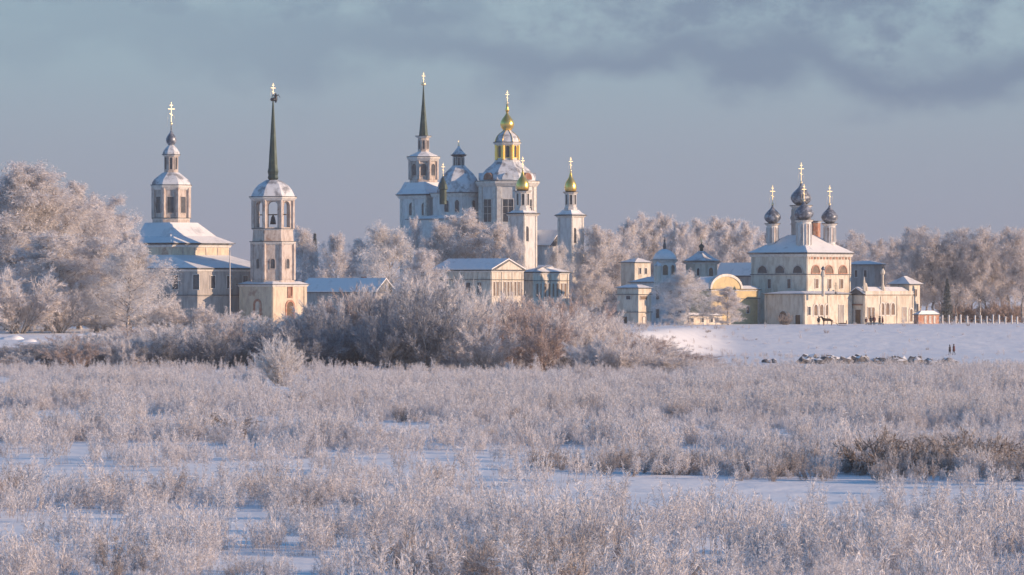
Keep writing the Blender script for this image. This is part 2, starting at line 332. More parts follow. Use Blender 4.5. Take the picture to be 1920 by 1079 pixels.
def cornice(b, r_or_n, z, h, out_, m='trim', c=(0, 0), n=None, name='cornice'):
    if n: o = P().lathe([(r_or_n + out_ * .3, z - h), (r_or_n + out_, z - h * .4), (r_or_n + out_, z)], n, c).build(name, m, b.o)
    else: o = P().loft(grow(r_or_n, out_ * .4), z - h, grow(r_or_n, out_), z).build(name, m, b.o)
    if n: P().lathe([(r_or_n + out_ + .10, z - .13), (r_or_n + out_ + .10, z - .003)], n, c).build('cornice_flashing', 'dark', o)
    else: q_ = grow(r_or_n, out_ + .10); P().loft(q_, z - .13, q_, z - .003).build('cornice_flashing', 'dark', o)
def hip_roof(b, r, z0, z1, top, out_=0.5, snow='roofsnow', metal='dark', conc=None, sth=0.22):
    "thin dark sheet with snow lying on it"
    ro = grow(r, out_); rf = P().loft(ro, z0, ro, z0 + .14).build('roof', metal, b.o)
    p = P(); ri = grow(r, out_ - .12)
    if conc:
        m_ = tuple(ri[i] + (top[i] - ri[i]) * .5 for i in range(4)); p.loft(ri, z0 + .14, m_, z0 + (z1 - z0) * conc); p.loft(m_, z0 + (z1 - z0) * conc, top, z1)
    else: p.loft(ri, z0 + .14, top, z1)
    p.build('snow_cover', snow, rf); return rf
def gable_roof(b, r, z0, z1, axis='x', out_=0.4, snow='roofsnow', metal='dark'):
    ro = grow(r, out_); rf = P().gable(ro, z0, z1, axis).build('roof', metal, b.o)
    ri = grow(r, out_ - .15, out_ + .02) if axis == 'y' else grow(r, out_ + .02, out_ - .15)
    # snow shell on both slopes, a hand thick
    x0, x1, y0, y1 = ri; t = .22; p = P()
    if axis == 'x':
        ym = (y0 + y1) / 2; s_ = [(y0, z0 + .10), (ym, z1 + .06)], [(y1, z0 + .10), (ym, z1 + .06)]
        for (a, b2) in s_: p.add([(x0, a[0], a[1]), (x1, a[0], a[1]), (x1, b2[0], b2[1]), (x0, b2[0], b2[1]), (x0, a[0], a[1] + t), (x1, a[0], a[1] + t), (x1, b2[0], b2[1] + t), (x0, b2[0], b2[1] + t)], [(4, 5, 6, 7), (0, 1, 5, 4), (1, 2, 6, 5), (3, 0, 4, 7), (3, 2, 1, 0)])
    else:
        xm = (x0 + x1) / 2; s_ = [(x0, z0 + .10), (xm, z1 + .06)], [(x1, z0 + .10), (xm, z1 + .06)]
        for (a, b2) in s_: p.add([(a[0], y0, a[1]), (a[0], y1, a[1]), (b2[0], y1, b2[1]), (b2[0], y0, b2[1]), (a[0], y0, a[1] + t), (a[0], y1, a[1] + t), (b2[0], y1, b2[1] + t), (b2[0], y0, b2[1] + t)], [(4, 5, 6, 7), (0, 1, 5, 4), (1, 2, 6, 5), (3, 0, 4, 7), (3, 2, 1, 0)])
    p.build('snow_cover', snow, rf); return rf
def pilasters(b, r, z0, z1, m='trim', w=.5, nL=2, nR=2):
    for i in range(nL + 1):
        x = r[0] + (r[1] - r[0]) * i / nL; x = min(max(x, r[0] + w / 2), r[1] - w / 2); P().box(x - w / 2, x + w / 2, r[2] - .14, r[2] + .02, z0, z1).build('pilaster', m, b.o)
    for i in range(nR + 1):
        y = r[2] + (r[3] - r[2]) * i / nR; y = min(max(y, r[2] + w / 2), r[3] - w / 2); P().box(r[1] - .02, r[1] + .145, y - w / 2, y + w / 2, z0, z1).build('pilaster', m, b.o)
def arch_walls(p, n, apo, z0, z1, w, oz, th=.7, c=(0, 0), faces=None):
    "ring of walls with open arches"
    side = 2 * apo * math.tan(math.pi / n)
    for i in range(n):
        fr = wall_frame(c, i * 2 * math.pi / n, apo); a = w / 2; zs = z1 - (z1 - z0) * .12 - a
        p.prism([(-side / 2, z0), (-a, z0), (-a, zs), (-side / 2, zs)], fr, -th, 0); p.prism([(a, z0), (side / 2, z0), (side / 2, zs), (a, zs)], fr, -th, 0)
        p.prism([(-a, z0), (a, z0), (a, oz), (-a, oz)], fr, -th, 0)
        m_ = 8; pts = [(-side / 2, z1), (-side / 2, zs)] + [(-a * math.cos(math.pi * j / m_), zs + a * math.sin(math.pi * j / m_)) for j in range(m_ + 1)] + [(side / 2, zs), (side / 2, z1)]
        # spandrel in columns (convex pieces)
        ar = [(-side / 2, zs)] + [(-a * math.cos(math.pi * j / m_), zs + a * math.sin(math.pi * j / m_)) for j in range(m_ + 1)] + [(side / 2, zs)]
        for j in range(len(ar) - 1):
            (t0, q0), (t1, q1) = ar[j], ar[j + 1]
            v = [fr(t0, q0, 0), fr(t1, q1, 0), fr(t1, z1, 0), fr(t0, z1, 0), fr(t0, q0, -th), fr(t1, q1, -th), fr(t1, z1, -th), fr(t0, z1, -th)]
            p.add(v, [(0, 1, 2, 3), (7, 6, 5, 4), (1, 0, 4, 5), (3, 2, 6, 7)])
    return p
V3 = (-math.pi / 4, -math.pi / 2, 0.0)      # octagon faces seen from the river: middle, left, right

# ================================================================== BUILDINGS
# --- 1 church with dark onion dome, far left
b = B('church', 'weathered church with dark onion dome and patched red roof, beside the big frosted trees', 'church', 321, 862); k = b.k
cube = b.boxc(262, 330, 430, -12.0)
low = (cube[0] - 1.2, cube[1] + 9.6, cube[2] - 2.2, cube[3] + 2.0)
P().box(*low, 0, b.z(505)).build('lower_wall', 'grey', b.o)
P().box(*cube, b.z(505) + .01, b.z(458)).build('upper_wall', 'ochre', b.o)
cornice(b, low, b.z(505), .5, .35, 'trim'); cornice(b, low, b.z(553), .35, .2, 'grey', name='string_course')
hip_roof(b, low, b.z(505) + .02, b.z(479), cube, .45)
cornice(b, cube, b.z(459), .6, .5, 'trim')
tw = 35 * k; top = (-tw, tw, -tw, tw)
hip_roof(b, cube, b.z(458), b.z(418), top, .9, conc=.36)
cc = (top[1] * 1.02, top[1] * 1.02)
P().loft((tw * .55, tw * 1.62, -tw * .8, tw * 1.1), b.z(443), (tw * .35, tw * 1.06, -tw * .7, tw * .8), b.z(425)).build('bare_roof_patch', 'rust', b.o)
P().lathe([(34.5 * k, b.z(421)), (34.5 * k, b.z(410)), (32 * k, b.z(409)), (32 * k, b.z(349))], 8).build('octagon_wall', 'worn', b.o)
cornice(b, 32 * k, b.z(347), 1.0, .55, n=8); cornice(b, 32.5 * k, b.z(409), .5, .3, n=8)
for i in range(8):
    a = (i + .5) * math.pi / 4; rr = 32 * k / math.cos(math.pi / 8); P().lathe([(.42, b.z(409)), (.42, b.z(349))], 6, (rr * math.cos(a), rr * math.sin(a))).build('pilaster', 'worn', b.o)
oct_win(b, (0, 0), 32 * k, V3, 370, 400, 1.25, pane='pane', frame='worn')
P().lathe(prof([(1, 0), (.98, .15), (.86, .45), (.62, .75), (.42, 1)], 36 * k, b.z(347), b.z(324)), 8).build('bell_roof', 'thinsnow', b.o)
P().lathe([(13 * k, b.z(326)), (13 * k, b.z(290))], 8).build('lantern', 'worn', b.o); cornice(b, 13 * k, b.z(290), .4, .35, n=8)
oct_win(b, (0, 0), 13 * k, V3, 296, 318, .5, bars=False, frame='worn')
P().lathe(prof([(1, 0), (.92, .3), (.65, .65), (.28, 1)], 16 * k, b.z(290), b.z(272)), 8).build('lantern_cap', 'thinsnow', b.o)
P().lathe(prof(ONION, 9.8 * k, b.z(273), b.z(242)), 20, smooth=True).build('onion_dome', 'slate', b.o)
P().lathe([(1.1 * k, b.z(246)), (.6 * k, b.z(232))], 8).build('finial', 'dark', b.o)
cross(b, (0, 0), b.z(234), b.z(192))
winL(b, low, (341, 382), 516, 543, 12); winR(b, low, (410, 438, 466), 518, 541, 8)
winL(b, low, (300, 348), 565, 592, 8)
fr = faceR(cube)
for t in (-.3, -.1, .1, .3): P().box(cube[1] - .02, cube[1] + .1, cube[2] + (cube[3] - cube[2]) * (.5 + t) - .12, cube[2] + (cube[3] - cube[2]) * (.5 + t) + .12, b.z(479), b.z(462)).build('pilaster', 'worn', b.o)

# --- 2 bell tower with green spire
b = B('bell_tower', 'tall octagonal bell tower with open arches and a dark green needle spire', 'bell tower', 512, 846); k = b.k
hx = 32.5 * k / CT; hy = 30 * k / ST; r = (-hx, hx, -hy, hy)
P().box(*r, 0, b.z(534)).build('base_wall', 'ochre', b.o); cornice(b, r, b.z(533), .5, .4)
P().loft(grow(r, .35), b.z(533) + .004, (-hx * .8, hx * .8, -hy * .8, hy * .8), b.z(528)).build('ledge_snow', 'roofsnow', b.o)
P().lathe([(40 * k, b.z(531)), (40 * k, b.z(526)), (38.5 * k, b.z(525)), (38.5 * k, b.z(456))], 8).build('middle_tier', 'worn', b.o)
cornice(b, 38.5 * k, b.z(453), .6, .45, n=8); P().lathe([(38.3 * k, b.z(453)), (37 * k, b.z(429))], 8).build('parapet', 'worn', b.o); cornice(b, 37.2 * k, b.z(429), .3, .2, n=8, name='sill_course')
arch_walls(P(), 8, 36.5 * k, b.z(429), b.z(371), 1.75, b.z(427), .9).build('belfry_wall', 'worn', b.o)
for i in range(8):
    a = (i + .5) * math.pi / 4
    rr = 36.8 * k / math.cos(math.pi / 8); P().lathe([(.34, b.z(429)), (.34, b.z(372))], 6, (rr * math.cos(a), rr * math.sin(a))).build('pilaster', 'worn', b.o)
    rr = 38.5 * k / math.cos(math.pi / 8); P().lathe([(.34, b.z(525)), (.34, b.z(457))], 6, (rr * math.cos(a), rr * math.sin(a))).build('pilaster', 'worn', b.o)
cornice(b, 37 * k, b.z(369), .8, .7, n=8)
P().lathe([(37 * k, b.z(372)), (37 * k, b.z(369.5))], 8).build('belfry_ceiling', 'worn', b.o)
P().lathe(prof([(1, 0), (.94, .18), (.85, .42), (.70, .66), (.48, .86), (.30, 1)], 41 * k, b.z(369) + .01, b.z(338)), 8).build('bell_dome', 'thinsnow', b.o)
P().lathe([(7 * k, b.z(339)), (10 * k, b.z(334)), (8.5 * k, b.z(329)), (10.2 * k, b.z(322)), (8.6 * k, b.z(316)), (1.6 * k, b.z(196)), (.9 * k, b.z(188))], 8).build('spire', 'green', b.o)
P().lathe([(.35, b.z(190)), (.55, b.z(187)), (.35, b.z(184))], 10, smooth=True).build('spire_ball', 'dark', b.o)
cross(b, (0, 0), b.z(187), b.z(156), th=.14)
# trumpet-bearing weathervane figure, wings spread
vx, vy = b.loc(517, 0); p = P(); zc = b.z(184)
p.tube([(0, 0, zc), (vx, vy, zc)], [.06, .06], 4); p.tube([(vx, vy, zc - .9), (vx, vy, zc - .3), (vx, vy, zc + .35), (vx, vy, zc + .6)], [.12, .34, .28, .1], 6)
p.tube([(vx, vy, zc + .6), (vx, vy, zc + .85)], [.2, .16], 6)
for sg in (-1, 1): p.tube([(vx, vy, zc + .3), (vx + sg * .35, vy + sg * .35, zc + .6), (vx + sg * .6, vy + sg * .6, zc)], [.16, .14, .03], 4)
p.build('weathervane', 'dark', b.o)
P().lathe([(.55, b.z(421)), (.5, b.z(416)), (.35, b.z(408)), (.1, b.z(404))], 12, smooth=True).build('bell', 'dark', b.o)
P().box(-36 * k, 36 * k, -.12, .12, b.z(404), b.z(402)).build('bell_beam', 'door', b.o)
oct_win(b, (0, 0), 38.5 * k, V3, 486, 504, .85, arch=True, frame='worn'); 
winL(b, r, (485,), 565, 590, 9, arch=True, pane='cream', frame='brick', b=.45, bars=False)
winR(b, r, (545,), 566, 602, 12, arch=True, pane='door', frame='brick', b=.35, bars=False, name='doorway', pl='door')
winR(b, r, (545,), 536, 556, 5, arch=True, pane='rust', frame='rust', b=.3, bars=False)
pilasters(b, r, 0.3, b.z(536), 'ochre', .7, 1, 1)

# --- 3 pole
def pole(px, D, y0, label):
    x = (px - 960) * D / FPX; z = hz(x, D); h = CZ - (y0 - HZ) * D / FPX - z; o = empty('flagpole', (x, D, z - .2), 0, label, 'pole')
    P().lathe([(.16, 0), (.13, h * .3), (.08, h)], 8).build('shaft', 'pole', o); P().lathe([(.05, h), (.14, h + .12), (.05, h + .25)], 8, smooth=True).build('finial', 'pole', o); P().lathe([(.35, 0), (.35, .5), (.2, .6)], 8).build('footing', 'pole', o)
pole(431, 815, 470, 'thin grey pole standing in front of the domed church at far left')

# --- 4 tower with spire (cathedral group)
b = B('bell_tower', 'square belfry block with octagonal tier and slim dark spire, left of the cathedral', 'bell tower', 794, 1012); k = b.k
r = b.boxc(751, 800, 846, -8); P().box(*r, 0, b.z(368)).build('wall', 'white', b.o); cornice(b, r, b.z(367), .8, .6)
o8 = 25 * k; tp = (-o8, o8, -o8, o8); hip_roof(b, r, b.z(366.5), b.z(342), tp, .8, conc=.42)
P().lathe([(26 * k, b.z(346)), (26 * k, b.z(338)), (24.5 * k, b.z(337)), (24.5 * k, b.z(298))], 8).build('octagon_wall', 'worn', b.o); cornice(b, 25 * k, b.z(294), 1.1, .7, n=8)
for i in range(8):
    a = (i + .5) * math.pi / 4; rr = 24.7 * k / math.cos(math.pi / 8); P().lathe([(.4, b.z(337)), (.4, b.z(298))], 6, (rr * math.cos(a), rr * math.sin(a))).build('pilaster', 'worn', b.o)
P().lathe(prof([(1, 0), (.85, .3), (.55, .7), (.38, 1)], 28 * k, b.z(294), b.z(285)), 8).build('tier_roof', 'roofsnow', b.o)
P().lathe([(10.5 * k, b.z(288)), (10.5 * k, b.z(257))], 8).build('lantern', 'worn', b.o); cornice(b, 10.5 * k, b.z(255), .5, .5, n=8)
oct_win(b, (0, 0), 24.5 * k, V3, 308, 330, 1.3, arch=True, frame='worn'); oct_win(b, (0, 0), 10.5 * k, V3, 264, 280, .5, bars=False, frame='worn')
P().lathe([(8.5 * k, b.z(255)), (7.2 * k, b.z(242)), (5.6 * k, b.z(225)), (2.4 * k, b.z(188)), (.8 * k, b.z(160))], 8).build('spire', 'green', b.o)
P().lathe([(.3, b.z(161)), (.6, b.z(158)), (.3, b.z(155))], 10, smooth=True).build('spire_ball', 'cross', b.o); cross(b, (0, 0), b.z(159), b.z(136), th=.15)
winL(b, r, (773, 798 - 1), 381, 405, 9, arch=True); winL(b, r, (773, 797), 414, 426, 8); winR(b, r, (815, 833), 385, 408, 7, arch=True)
pilasters(b, r, .3, b.z(370), 'trim', .6, 2, 2)

# --- 5 domed church with dark lantern
b = B('church', 'broad snowy domed church with small dark lantern, between slim spire and golden dome', 'church', 860, 1002); k = b.k
hx = 27 * k / CT * 1.02; hy = 21 * k / ST; r = (-hx, hx, -hy, hy); P().box(*r, 0, b.z(364)).build('wall', 'white', b.o); cornice(b, r, b.z(362), .9, .5)
lo = (r[0] - 6, r[1] + 1.2, r[2] - 2, r[3]); 
P().box(*lo, 0, b.z(412)).build('lower_wall', 'white', b.o); hip_roof(b, lo, b.z(412) + .01, b.z(404), grow(r, .01), .4)
P().lathe(prof(DOME, 41 * k, b.z(361.5), b.z(311)), 8).build('dome', 'thinsnow', b.o)
P().lathe([(10 * k, b.z(314)), (10 * k, b.z(292))], 8).build('lantern', 'dark', b.o); cornice(b, 10.5 * k, b.z(290.5), .4, .45, 'dark', n=8)
P().lathe(prof([(1, 0), (.62, .35), (.3, .7), (.08, 1)], 13 * k, b.z(290), b.z(274)), 8).build('lantern_cap', 'thinsnow', b.o)
for i in range(8): win(b.o, (0, 0), i * math.pi / 4, 10 * k, 0, b.z(311), .55, b.z(296) - b.z(311), bars=False, frame='trim', b=.1)
cross(b, (0, 0), b.z(274), b.z(263), th=.12)
cx, cy = b.loc(832, -10); P().lathe([(6.5 * k, b.z(385)), (6.5 * k, b.z(358)), (9 * k, b.z(357)), (7 * k, b.z(348)), (2.5 * k, b.z(338)), (.6 * k, b.z(333))], 8, (cx, cy)).build('side_turret', 'green', b.o); cross(b, (cx, cy), b.z(333), b.z(308), th=.14)
winL(b, r, (838, 858), 376, 398, 8, arch=True); winR(b, r, (888,), 376, 400, 6, arch=True)
cx, cy = b.loc(914, 14); cross(b, (cx, cy), b.z(332), b.z(312), th=.14); P().lathe([(4 * k, b.z(372)), (4 * k, b.z(345)), (5.5 * k, b.z(342)), (3 * k, b.z(336)), (.6 * k, b.z(331))], 8, (cx, cy)).build('side_turret', 'gold', b.o)

# --- 6 golden-domed main church
b = B('cathedral', 'tall white octagonal cathedral with gilded lantern and golden onion dome', 'cathedral', 951, 1000); k = b.k
A = 53 * k; P().lathe([(A, 0), (A, b.z(343))], 8).build('wall', 'white', b.o); cornice(b, A, b.z(340), 1.3, .8, n=8)
for i in range(8):
    for sg in (-1, 1):
        fr = wall_frame((0, 0), i * math.pi / 4, A); side = A * math.tan(math.pi / 8); t = sg * (side - .55)
        P().prism([(t - .45, 0.2), (t + .45, .2), (t + .45, b.z(343.5)), (t - .45, b.z(343.5))], fr, -.02, .22).build('pilaster', 'trim', b.o)
P().lathe(prof([(1, 0), (.97, .15), (.9, .36), (.76, .6), (.58, .8), (.44, 1)], 52 * k, b.z(340) + .01, b.z(303)), 8).build('dome', 'thinsnow', b.o)
for i in range(8):
    fr = wall_frame((0, 0), i * math.pi / 4, 45 * k); P().prism(outline(0, b.z(338), 2.6, b.z(325) - b.z(338), True), fr, -2, 1.0).build('dormer', 'thinsnow' if i % 2 else 'rust', b.o)
win_ph = V3
for phi in win_ph: win(b.o, (0, 0), phi, A, 0, b.z(417), 2.3, b.z(375) - b.z(417), frame='trim', b=.22, bars=True); win(b.o, (0, 0), phi, A, 0, b.z(452), 1.6, b.z(434) - b.z(452), frame='trim', b=.22)
P().lathe([(24 * k, b.z(307)), (24 * k, b.z(302)), (20 * k, b.z(300)), (20 * k, b.z(270))], 8).build('lantern', 'white', b.o); cornice(b, 20.5 * k, b.z(267), .8, .6, 'trim', n=8)
for i in range(8):
    a = (i + .5) * math.pi / 4; rr = 20.4 * k / math.cos(math.pi / 8); P().lathe([(.32, b.z(300)), (.32, b.z(270))], 8, (rr * math.cos(a), rr * math.sin(a))).build('gilded_column', 'gold', b.o)
oct_win(b, (0, 0), 20 * k, V3, 274, 296, .85, arch=True, pane='pane', frame='gold', bars=False)
P().lathe(prof(DOME, 22 * k, b.z(267), b.z(245)), 8).build('lantern_dome', 'thinsnow', b.o)
for i in range(8):
    a = (i + .5) * math.pi / 4; pf = prof(DOME, 22.6 * k / math.cos(math.pi / 8), b.z(267), b.z(245)); P().tube([(q[0] * math.cos(a), q[0] * math.sin(a), q[1]) for q in pf], [.08] * len(pf), 5).build('gilded_rib', 'gold', b.o)
P().lathe([(6.5 * k, b.z(247)), (5.5 * k, b.z(241))], 12).build('dome_neck', 'gold', b.o)
P().lathe(prof(ONION, 13 * k, b.z(246), b.z(207)), 24, smooth=True).build('onion_dome', 'gold', b.o)
P().lathe([(2.6 * k, b.z(211)), (3.6 * k, b.z(206)), (2.2 * k, b.z(201)), (.8 * k, b.z(193))], 10, smooth=True).build('finial', 'gold', b.o)
cross(b, (0, 0), b.z(195), b.z(170), th=.2)
# --- nave roof to the right of it
r = b.boxc(985, 1030, 1066, -6); P().box(*r, 0, b.z(462)).build('side_aisle', 'white', b.o); gable_roof(b, r, b.z(462), b.z(434), 'x', .5)

# --- 7, 8 gold-domed corner towers
def gold_tower(px, D, base_y, wl, wr, drum_r, dy, gy0, gy1, cy1, gr, label, cap0):
    b = B('corner_tower', label, 'church tower', px, D, None); k = b.k; hx = wl / 2 * k / CT; hy = wr / 2 * k / ST; r = (-hx, hx, -hy, hy)
    P().box(*r, 0, b.z(base_y)).build('wall', 'white', b.o); cornice(b, r, b.z(base_y), .5, .5)
    pilasters(b, r, .2, b.z(base_y + 2), 'trim', .5, 1, 1)
    d = drum_r * k * 1.02; hip_roof(b, r, b.z(base_y) + .004, b.z(cap0), (-d, d, -d, d), .45, conc=.4)
    P().lathe([(drum_r * k * 1.15, b.z(cap0 + 3)), (drum_r * k * 1.15, b.z(cap0 - 4)), (drum_r * k, b.z(cap0 - 5)), (drum_r * k, b.z(gy0))], 8).build('drum', 'white', b.o)
    cornice(b, drum_r * k, b.z(gy0), .5, .35, n=8); oct_win(b, (0, 0), drum_r * k, V3, gy0 + 6, cap0 - 10, .55, bars=False, frame='trim')
    P().lathe(prof(TEAR, gr * k, b.z(gy0), b.z(gy1)), 20, smooth=True).build('gilded_dome', 'gold', b.o)
    cross(b, (0, 0), b.z(gy1 + 1), b.z(cy1), th=.2)
    winR(b, r, ((px + wr * .3),), base_y + 24, base_y + 52, wr * .28, arch=True)
    return b
gold_tower(980, 968, 401, 29, 24, 13, 0, 358, 319, 294, 12.5, 'small white tower with golden teardrop dome, in front of the tall octagonal cathedral', 395)
gold_tower(1070, 985, 404, 26, 22, 10.5, 0, 360, 321, 295, 11.5, 'slender white tower with golden teardrop dome, standing alone right of the cathedral', 394)

# --- 9 long low hall with pedimented sunlit front
b = B('hall', 'long low hall with snowy roof and cream pedimented gable, below the cathedral', 'building', 919, 930); k = b.k
r = b.boxc(812, 921, 981); P().box(*r, 0, b.z(508)).build('wall', 'cream', b.o); cornice(b, r, b.z(507), .4, .3, 'trim')
gable_roof(b, r, b.z(507) + .01, b.z(487), 'x', .5)
P().gable((r[1] - .3, r[1] + .6, r[2] + .8, r[3] - .8), b.z(506), b.z(490), 'x').build('pediment', 'cream', b.o)
winR(b, r, [926 + i * 6.6 for i in range(9)], 529, 555, 3.4, pane='brownpane', bars=False, b=.1); winL(b, r, (899, 878), 530, 553, 9); 
pilasters(b, r, .2, b.z(509), 'cream', .4, 4, 3); cornice(b, r, b.z(524), .25, .14, 'cream', name='string_course'); 
winR(b, r, (934, 951, 968), 566, 590, 6, arch=True)
# --- 10 second pavilion
b = B('hall', 'cream block with shallow snowy roof, right of the pedimented hall', 'building', 998, 948); k = b.k
r = b.boxc(978, 999, 1067); P().box(*r, 0, b.z(512)).build('wall', 'cream', b.o); cornice(b, r, b.z(511), .4, .3, 'trim'); hip_roof(b, r, b.z(511) + .01, b.z(497), grow(r, -3, -5), .5)
winR(b, r, [1007 + i * 7.6 for i in range(8)], 532, 557, 4.4, pane='brownpane', bars=False, b=.1); winR(b, r, (1013, 1033, 1053), 572, 594, 6, arch=True); cornice(b, r, b.z(526), .25, .14, 'cream', name='string_course')
pilasters(b, r, .2, b.z(513), 'cream', .4, 1, 4)
# --- 11 low house with blue snow roof
b = B('house', 'low log house under a wide snow covered roof, right of the needle spire tower', 'house', 705, 900); k = b.k
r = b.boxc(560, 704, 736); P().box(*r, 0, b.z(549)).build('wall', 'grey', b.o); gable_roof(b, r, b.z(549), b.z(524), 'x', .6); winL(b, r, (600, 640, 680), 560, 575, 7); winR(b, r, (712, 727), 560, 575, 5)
P().box(-7.2, -6.4, 3, 3.8, b.z(545), b.z(519)).build('chimney', 'brick', b.o)
# --- 12 small group between cathedral and right church
b = B('house', 'plain cream house with sunlit end wall rising behind the small gate house', 'house', 1197, 965); k = b.k
r = b.boxc(1165, 1190, 1221); P().box(*r, 0, b.z(493)).build('wall', 'cream', b.o); hip_roof(b, r, b.z(493), b.z(481), grow(r, -2.5, -3), .4); winR(b, r, (1200, 1211), 503, 514, 4); winR(b, r, (1200, 1211), 530, 545, 4)
b = B('gate_house', 'narrow two storey gate house with brown band, left end of the right hand monastery', 'building', 1196, 916); k = b.k
r = b.boxc(1158, 1197, 1222); P().box(*r, 0, b.z(541)).build('wall', 'cream', b.o); hip_roof(b, r, b.z(541), b.z(534), grow(r, -1.5, -1.2), .4)
winR(b, r, (1207,), 556, 562, 13, pane='brownpane', frame='worn', bars=False); winR(b, r, (1208,), 594, 607, 6, arch=True, pane='trim', name='doorway', pl='door', bars=False, frame='worn'); winL(b, r, (1179,), 555, 562, 8); winL(b, r, (1171,), 594, 608, 12, pane='door', name='doorway', pl='door', bars=False)
cornice(b, r, b.z(552), .2, .16, name='string_course'); cornice(b, r, b.z(585), .2, .16, name='string_course')
b = B('refectory', 'long pale refectory with low rotunda dome and round turret, behind the gate house', 'building', 1270, 938); k = b.k
r = b.boxc(1185, 1285, 1318); P().box(*r, 0, b.z(530)).build('wall', 'white', b.o); hip_roof(b, r, b.z(530), b.z(519), grow(r, -3.2, -2), .5); winL(b, r, (1235, 1258, 1275), 545, 562, 6); winL(b, r, (1235, 1258, 1275), 580, 597, 6)
c = b.loc(1247, 3); P().lathe([(20 * k, b.z(530)), (20 * k, b.z(489))], 16, c).build('rotunda_wall', 'white', b.o)
for i in range(8): win(b.o, c, i * math.pi / 4, 20 * k, 0, b.z(516), 1.1, b.z(497) - b.z(516), arch=True, pane='brownpane')
cornice(b, 20 * k, b.z(487), .6, .5, c=c, n=24); P().lathe(prof([(1, 0), (.95, .25), (.8, .55), (.5, .85), (.15, 1)], 22 * k, b.z(487), b.z(467)), 24, c, smooth=True).build('rotunda_dome', 'roofsnow', b.o)
P().lathe([(2.6 * k, b.z(468)), (3 * k, b.z(462)), (2.2 * k, b.z(457)), (.5 * k, b.z(453))], 8, c).build('finial', 'dark', b.o); cross(b, c, b.z(454), b.z(444), th=.12, m='dark')
c = b.loc(1232, -4); P().lathe([(6.5 * k, b.z(545)), (6.5 * k, b.z(500))], 12, c).build('turret', 'cream', b.o); P().lathe(prof([(1.15, 0), (.9, .4), (.3, .8), (.1, 1)], 6.5 * k, b.z(500), b.z(491)), 12, c, smooth=True).build('turret_cap', 'thinsnow', b.o)
b = B('chapel', 'small cream chapel with arched window, green hipped roof and tiny green onion dome', 'chapel', 1317, 940); k = b.k
r = b.boxc(1287, 1321, 1346); P().box(*r, 0, b.z(492)).build('wall', 'cream', b.o); cornice(b, r, b.z(491), .5, .5); cx, cy = (r[0] + r[1]) / 2, (r[2] + r[3]) / 2; t_ = 4 * k
hip_roof(b, r, b.z(490.5), b.z(471), (cx - t_, cx + t_, cy - t_, cy + t_), .5, conc=.45, metal='green', snow='thinsnow')
P().lathe([(3.2 * k, b.z(474)), (3.2 * k, b.z(466))], 8, (cx, cy)).build('drum', 'green', b.o); P().lathe(prof(ONION, 5 * k, b.z(466), b.z(455)), 12, (cx, cy), smooth=True).build('onion_dome', 'green', b.o); cross(b, (cx, cy), b.z(455), b.z(446), th=.12)
winR(b, r, (1333,), 502, 518, 9, arch=True, pane='brownpane', b=.3); winL(b, r, (1295, 1310), 503, 517, 5, arch=True)
b = B('yellow_building', 'yellow building with big rounded arch gable, left of the five domed church', 'building', 1380, 914); k = b.k
r = b.boxc(1296, 1333, 1429); P().box(*r, 0, b.z(542)).build('wall', 'yellow', b.o)
y0, y1 = r[2], r[2] + (1392 - 1333) * k / ST; ym = (y0 + y1) / 2; ra = (y1 - y0) / 2; zb = b.z(542); hh = b.z(518) - zb
def arc(rr, h): return [(ym + rr * math.cos(math.pi * i / 14), zb + .01 + h * math.sin(math.pi * i / 14)) for i in range(15)]
fr2 = lambda t, z, d: (r[1] + d, t, z)
P().prism(arc(ra, hh), fr2, -.5, .05).build('arch_gable', 'yellow', b.o)
P().ring(arc(ra - .1, hh - .1), arc(ra + .45, hh + .45), fr2, -.6, .25).build('arch_cornice', 'trim', b.o)
P().prism(arc(ra - .05, hh - .1), fr2, -(r[1] - r[0]) , -.5).build('vault_roof', 'roofsnow', b.o)
rr_ = (r[0], r[1], y1 + .2, r[3]); P().loft(grow(rr_, .25), b.z(542), (rr_[0] + .6, rr_[1] - 1.2, rr_[2] + .2, rr_[3] - .6), b.z(536)).build('side_roof', 'roofsnow', b.o)
cornice(b, r, b.z(543), .35, .25); winR(b, r, (1406,), 574, 588, 6, arch=True, frame='trim'); winR(b, r, (1350, 1374), 574, 588, 6, arch=True); P().box(r[1] - .4, r[1] + .15, r[3] - .5, r[3] + .15, .2, b.z(543.5)).build('pilaster', 'trim', b.o); cornice(b, r, b.z(560), .2, .12, name='string_course')
b = B('outbuilding', 'low cream outbuilding with small windows, beneath the frosted trees before the yellow building', 'building', 1322, 902); k = b.k
r = b.boxc(1270, 1283, 1358); P().box(*r, 0, b.z(593)).build('wall', 'cream', b.o); hip_roof(b, r, b.z(593), b.z(587), grow(r, -.5, -1.5), .25); winR(b, r, (1298, 1318, 1336, 1347), 597, 605, 5)
b = B('house', 'blue shadowed house with snow roof, between the chapel and the five domed church', 'house', 1390, 972); k = b.k
r = b.boxc(1350, 1424, 1440); P().box(*r, 0, b.z(519)).build('wall', 'grey', b.o); gable_roof(b, r, b.z(519), b.z(495), 'x', .5); winL(b, r, (1370, 1390), 525, 535, 5)

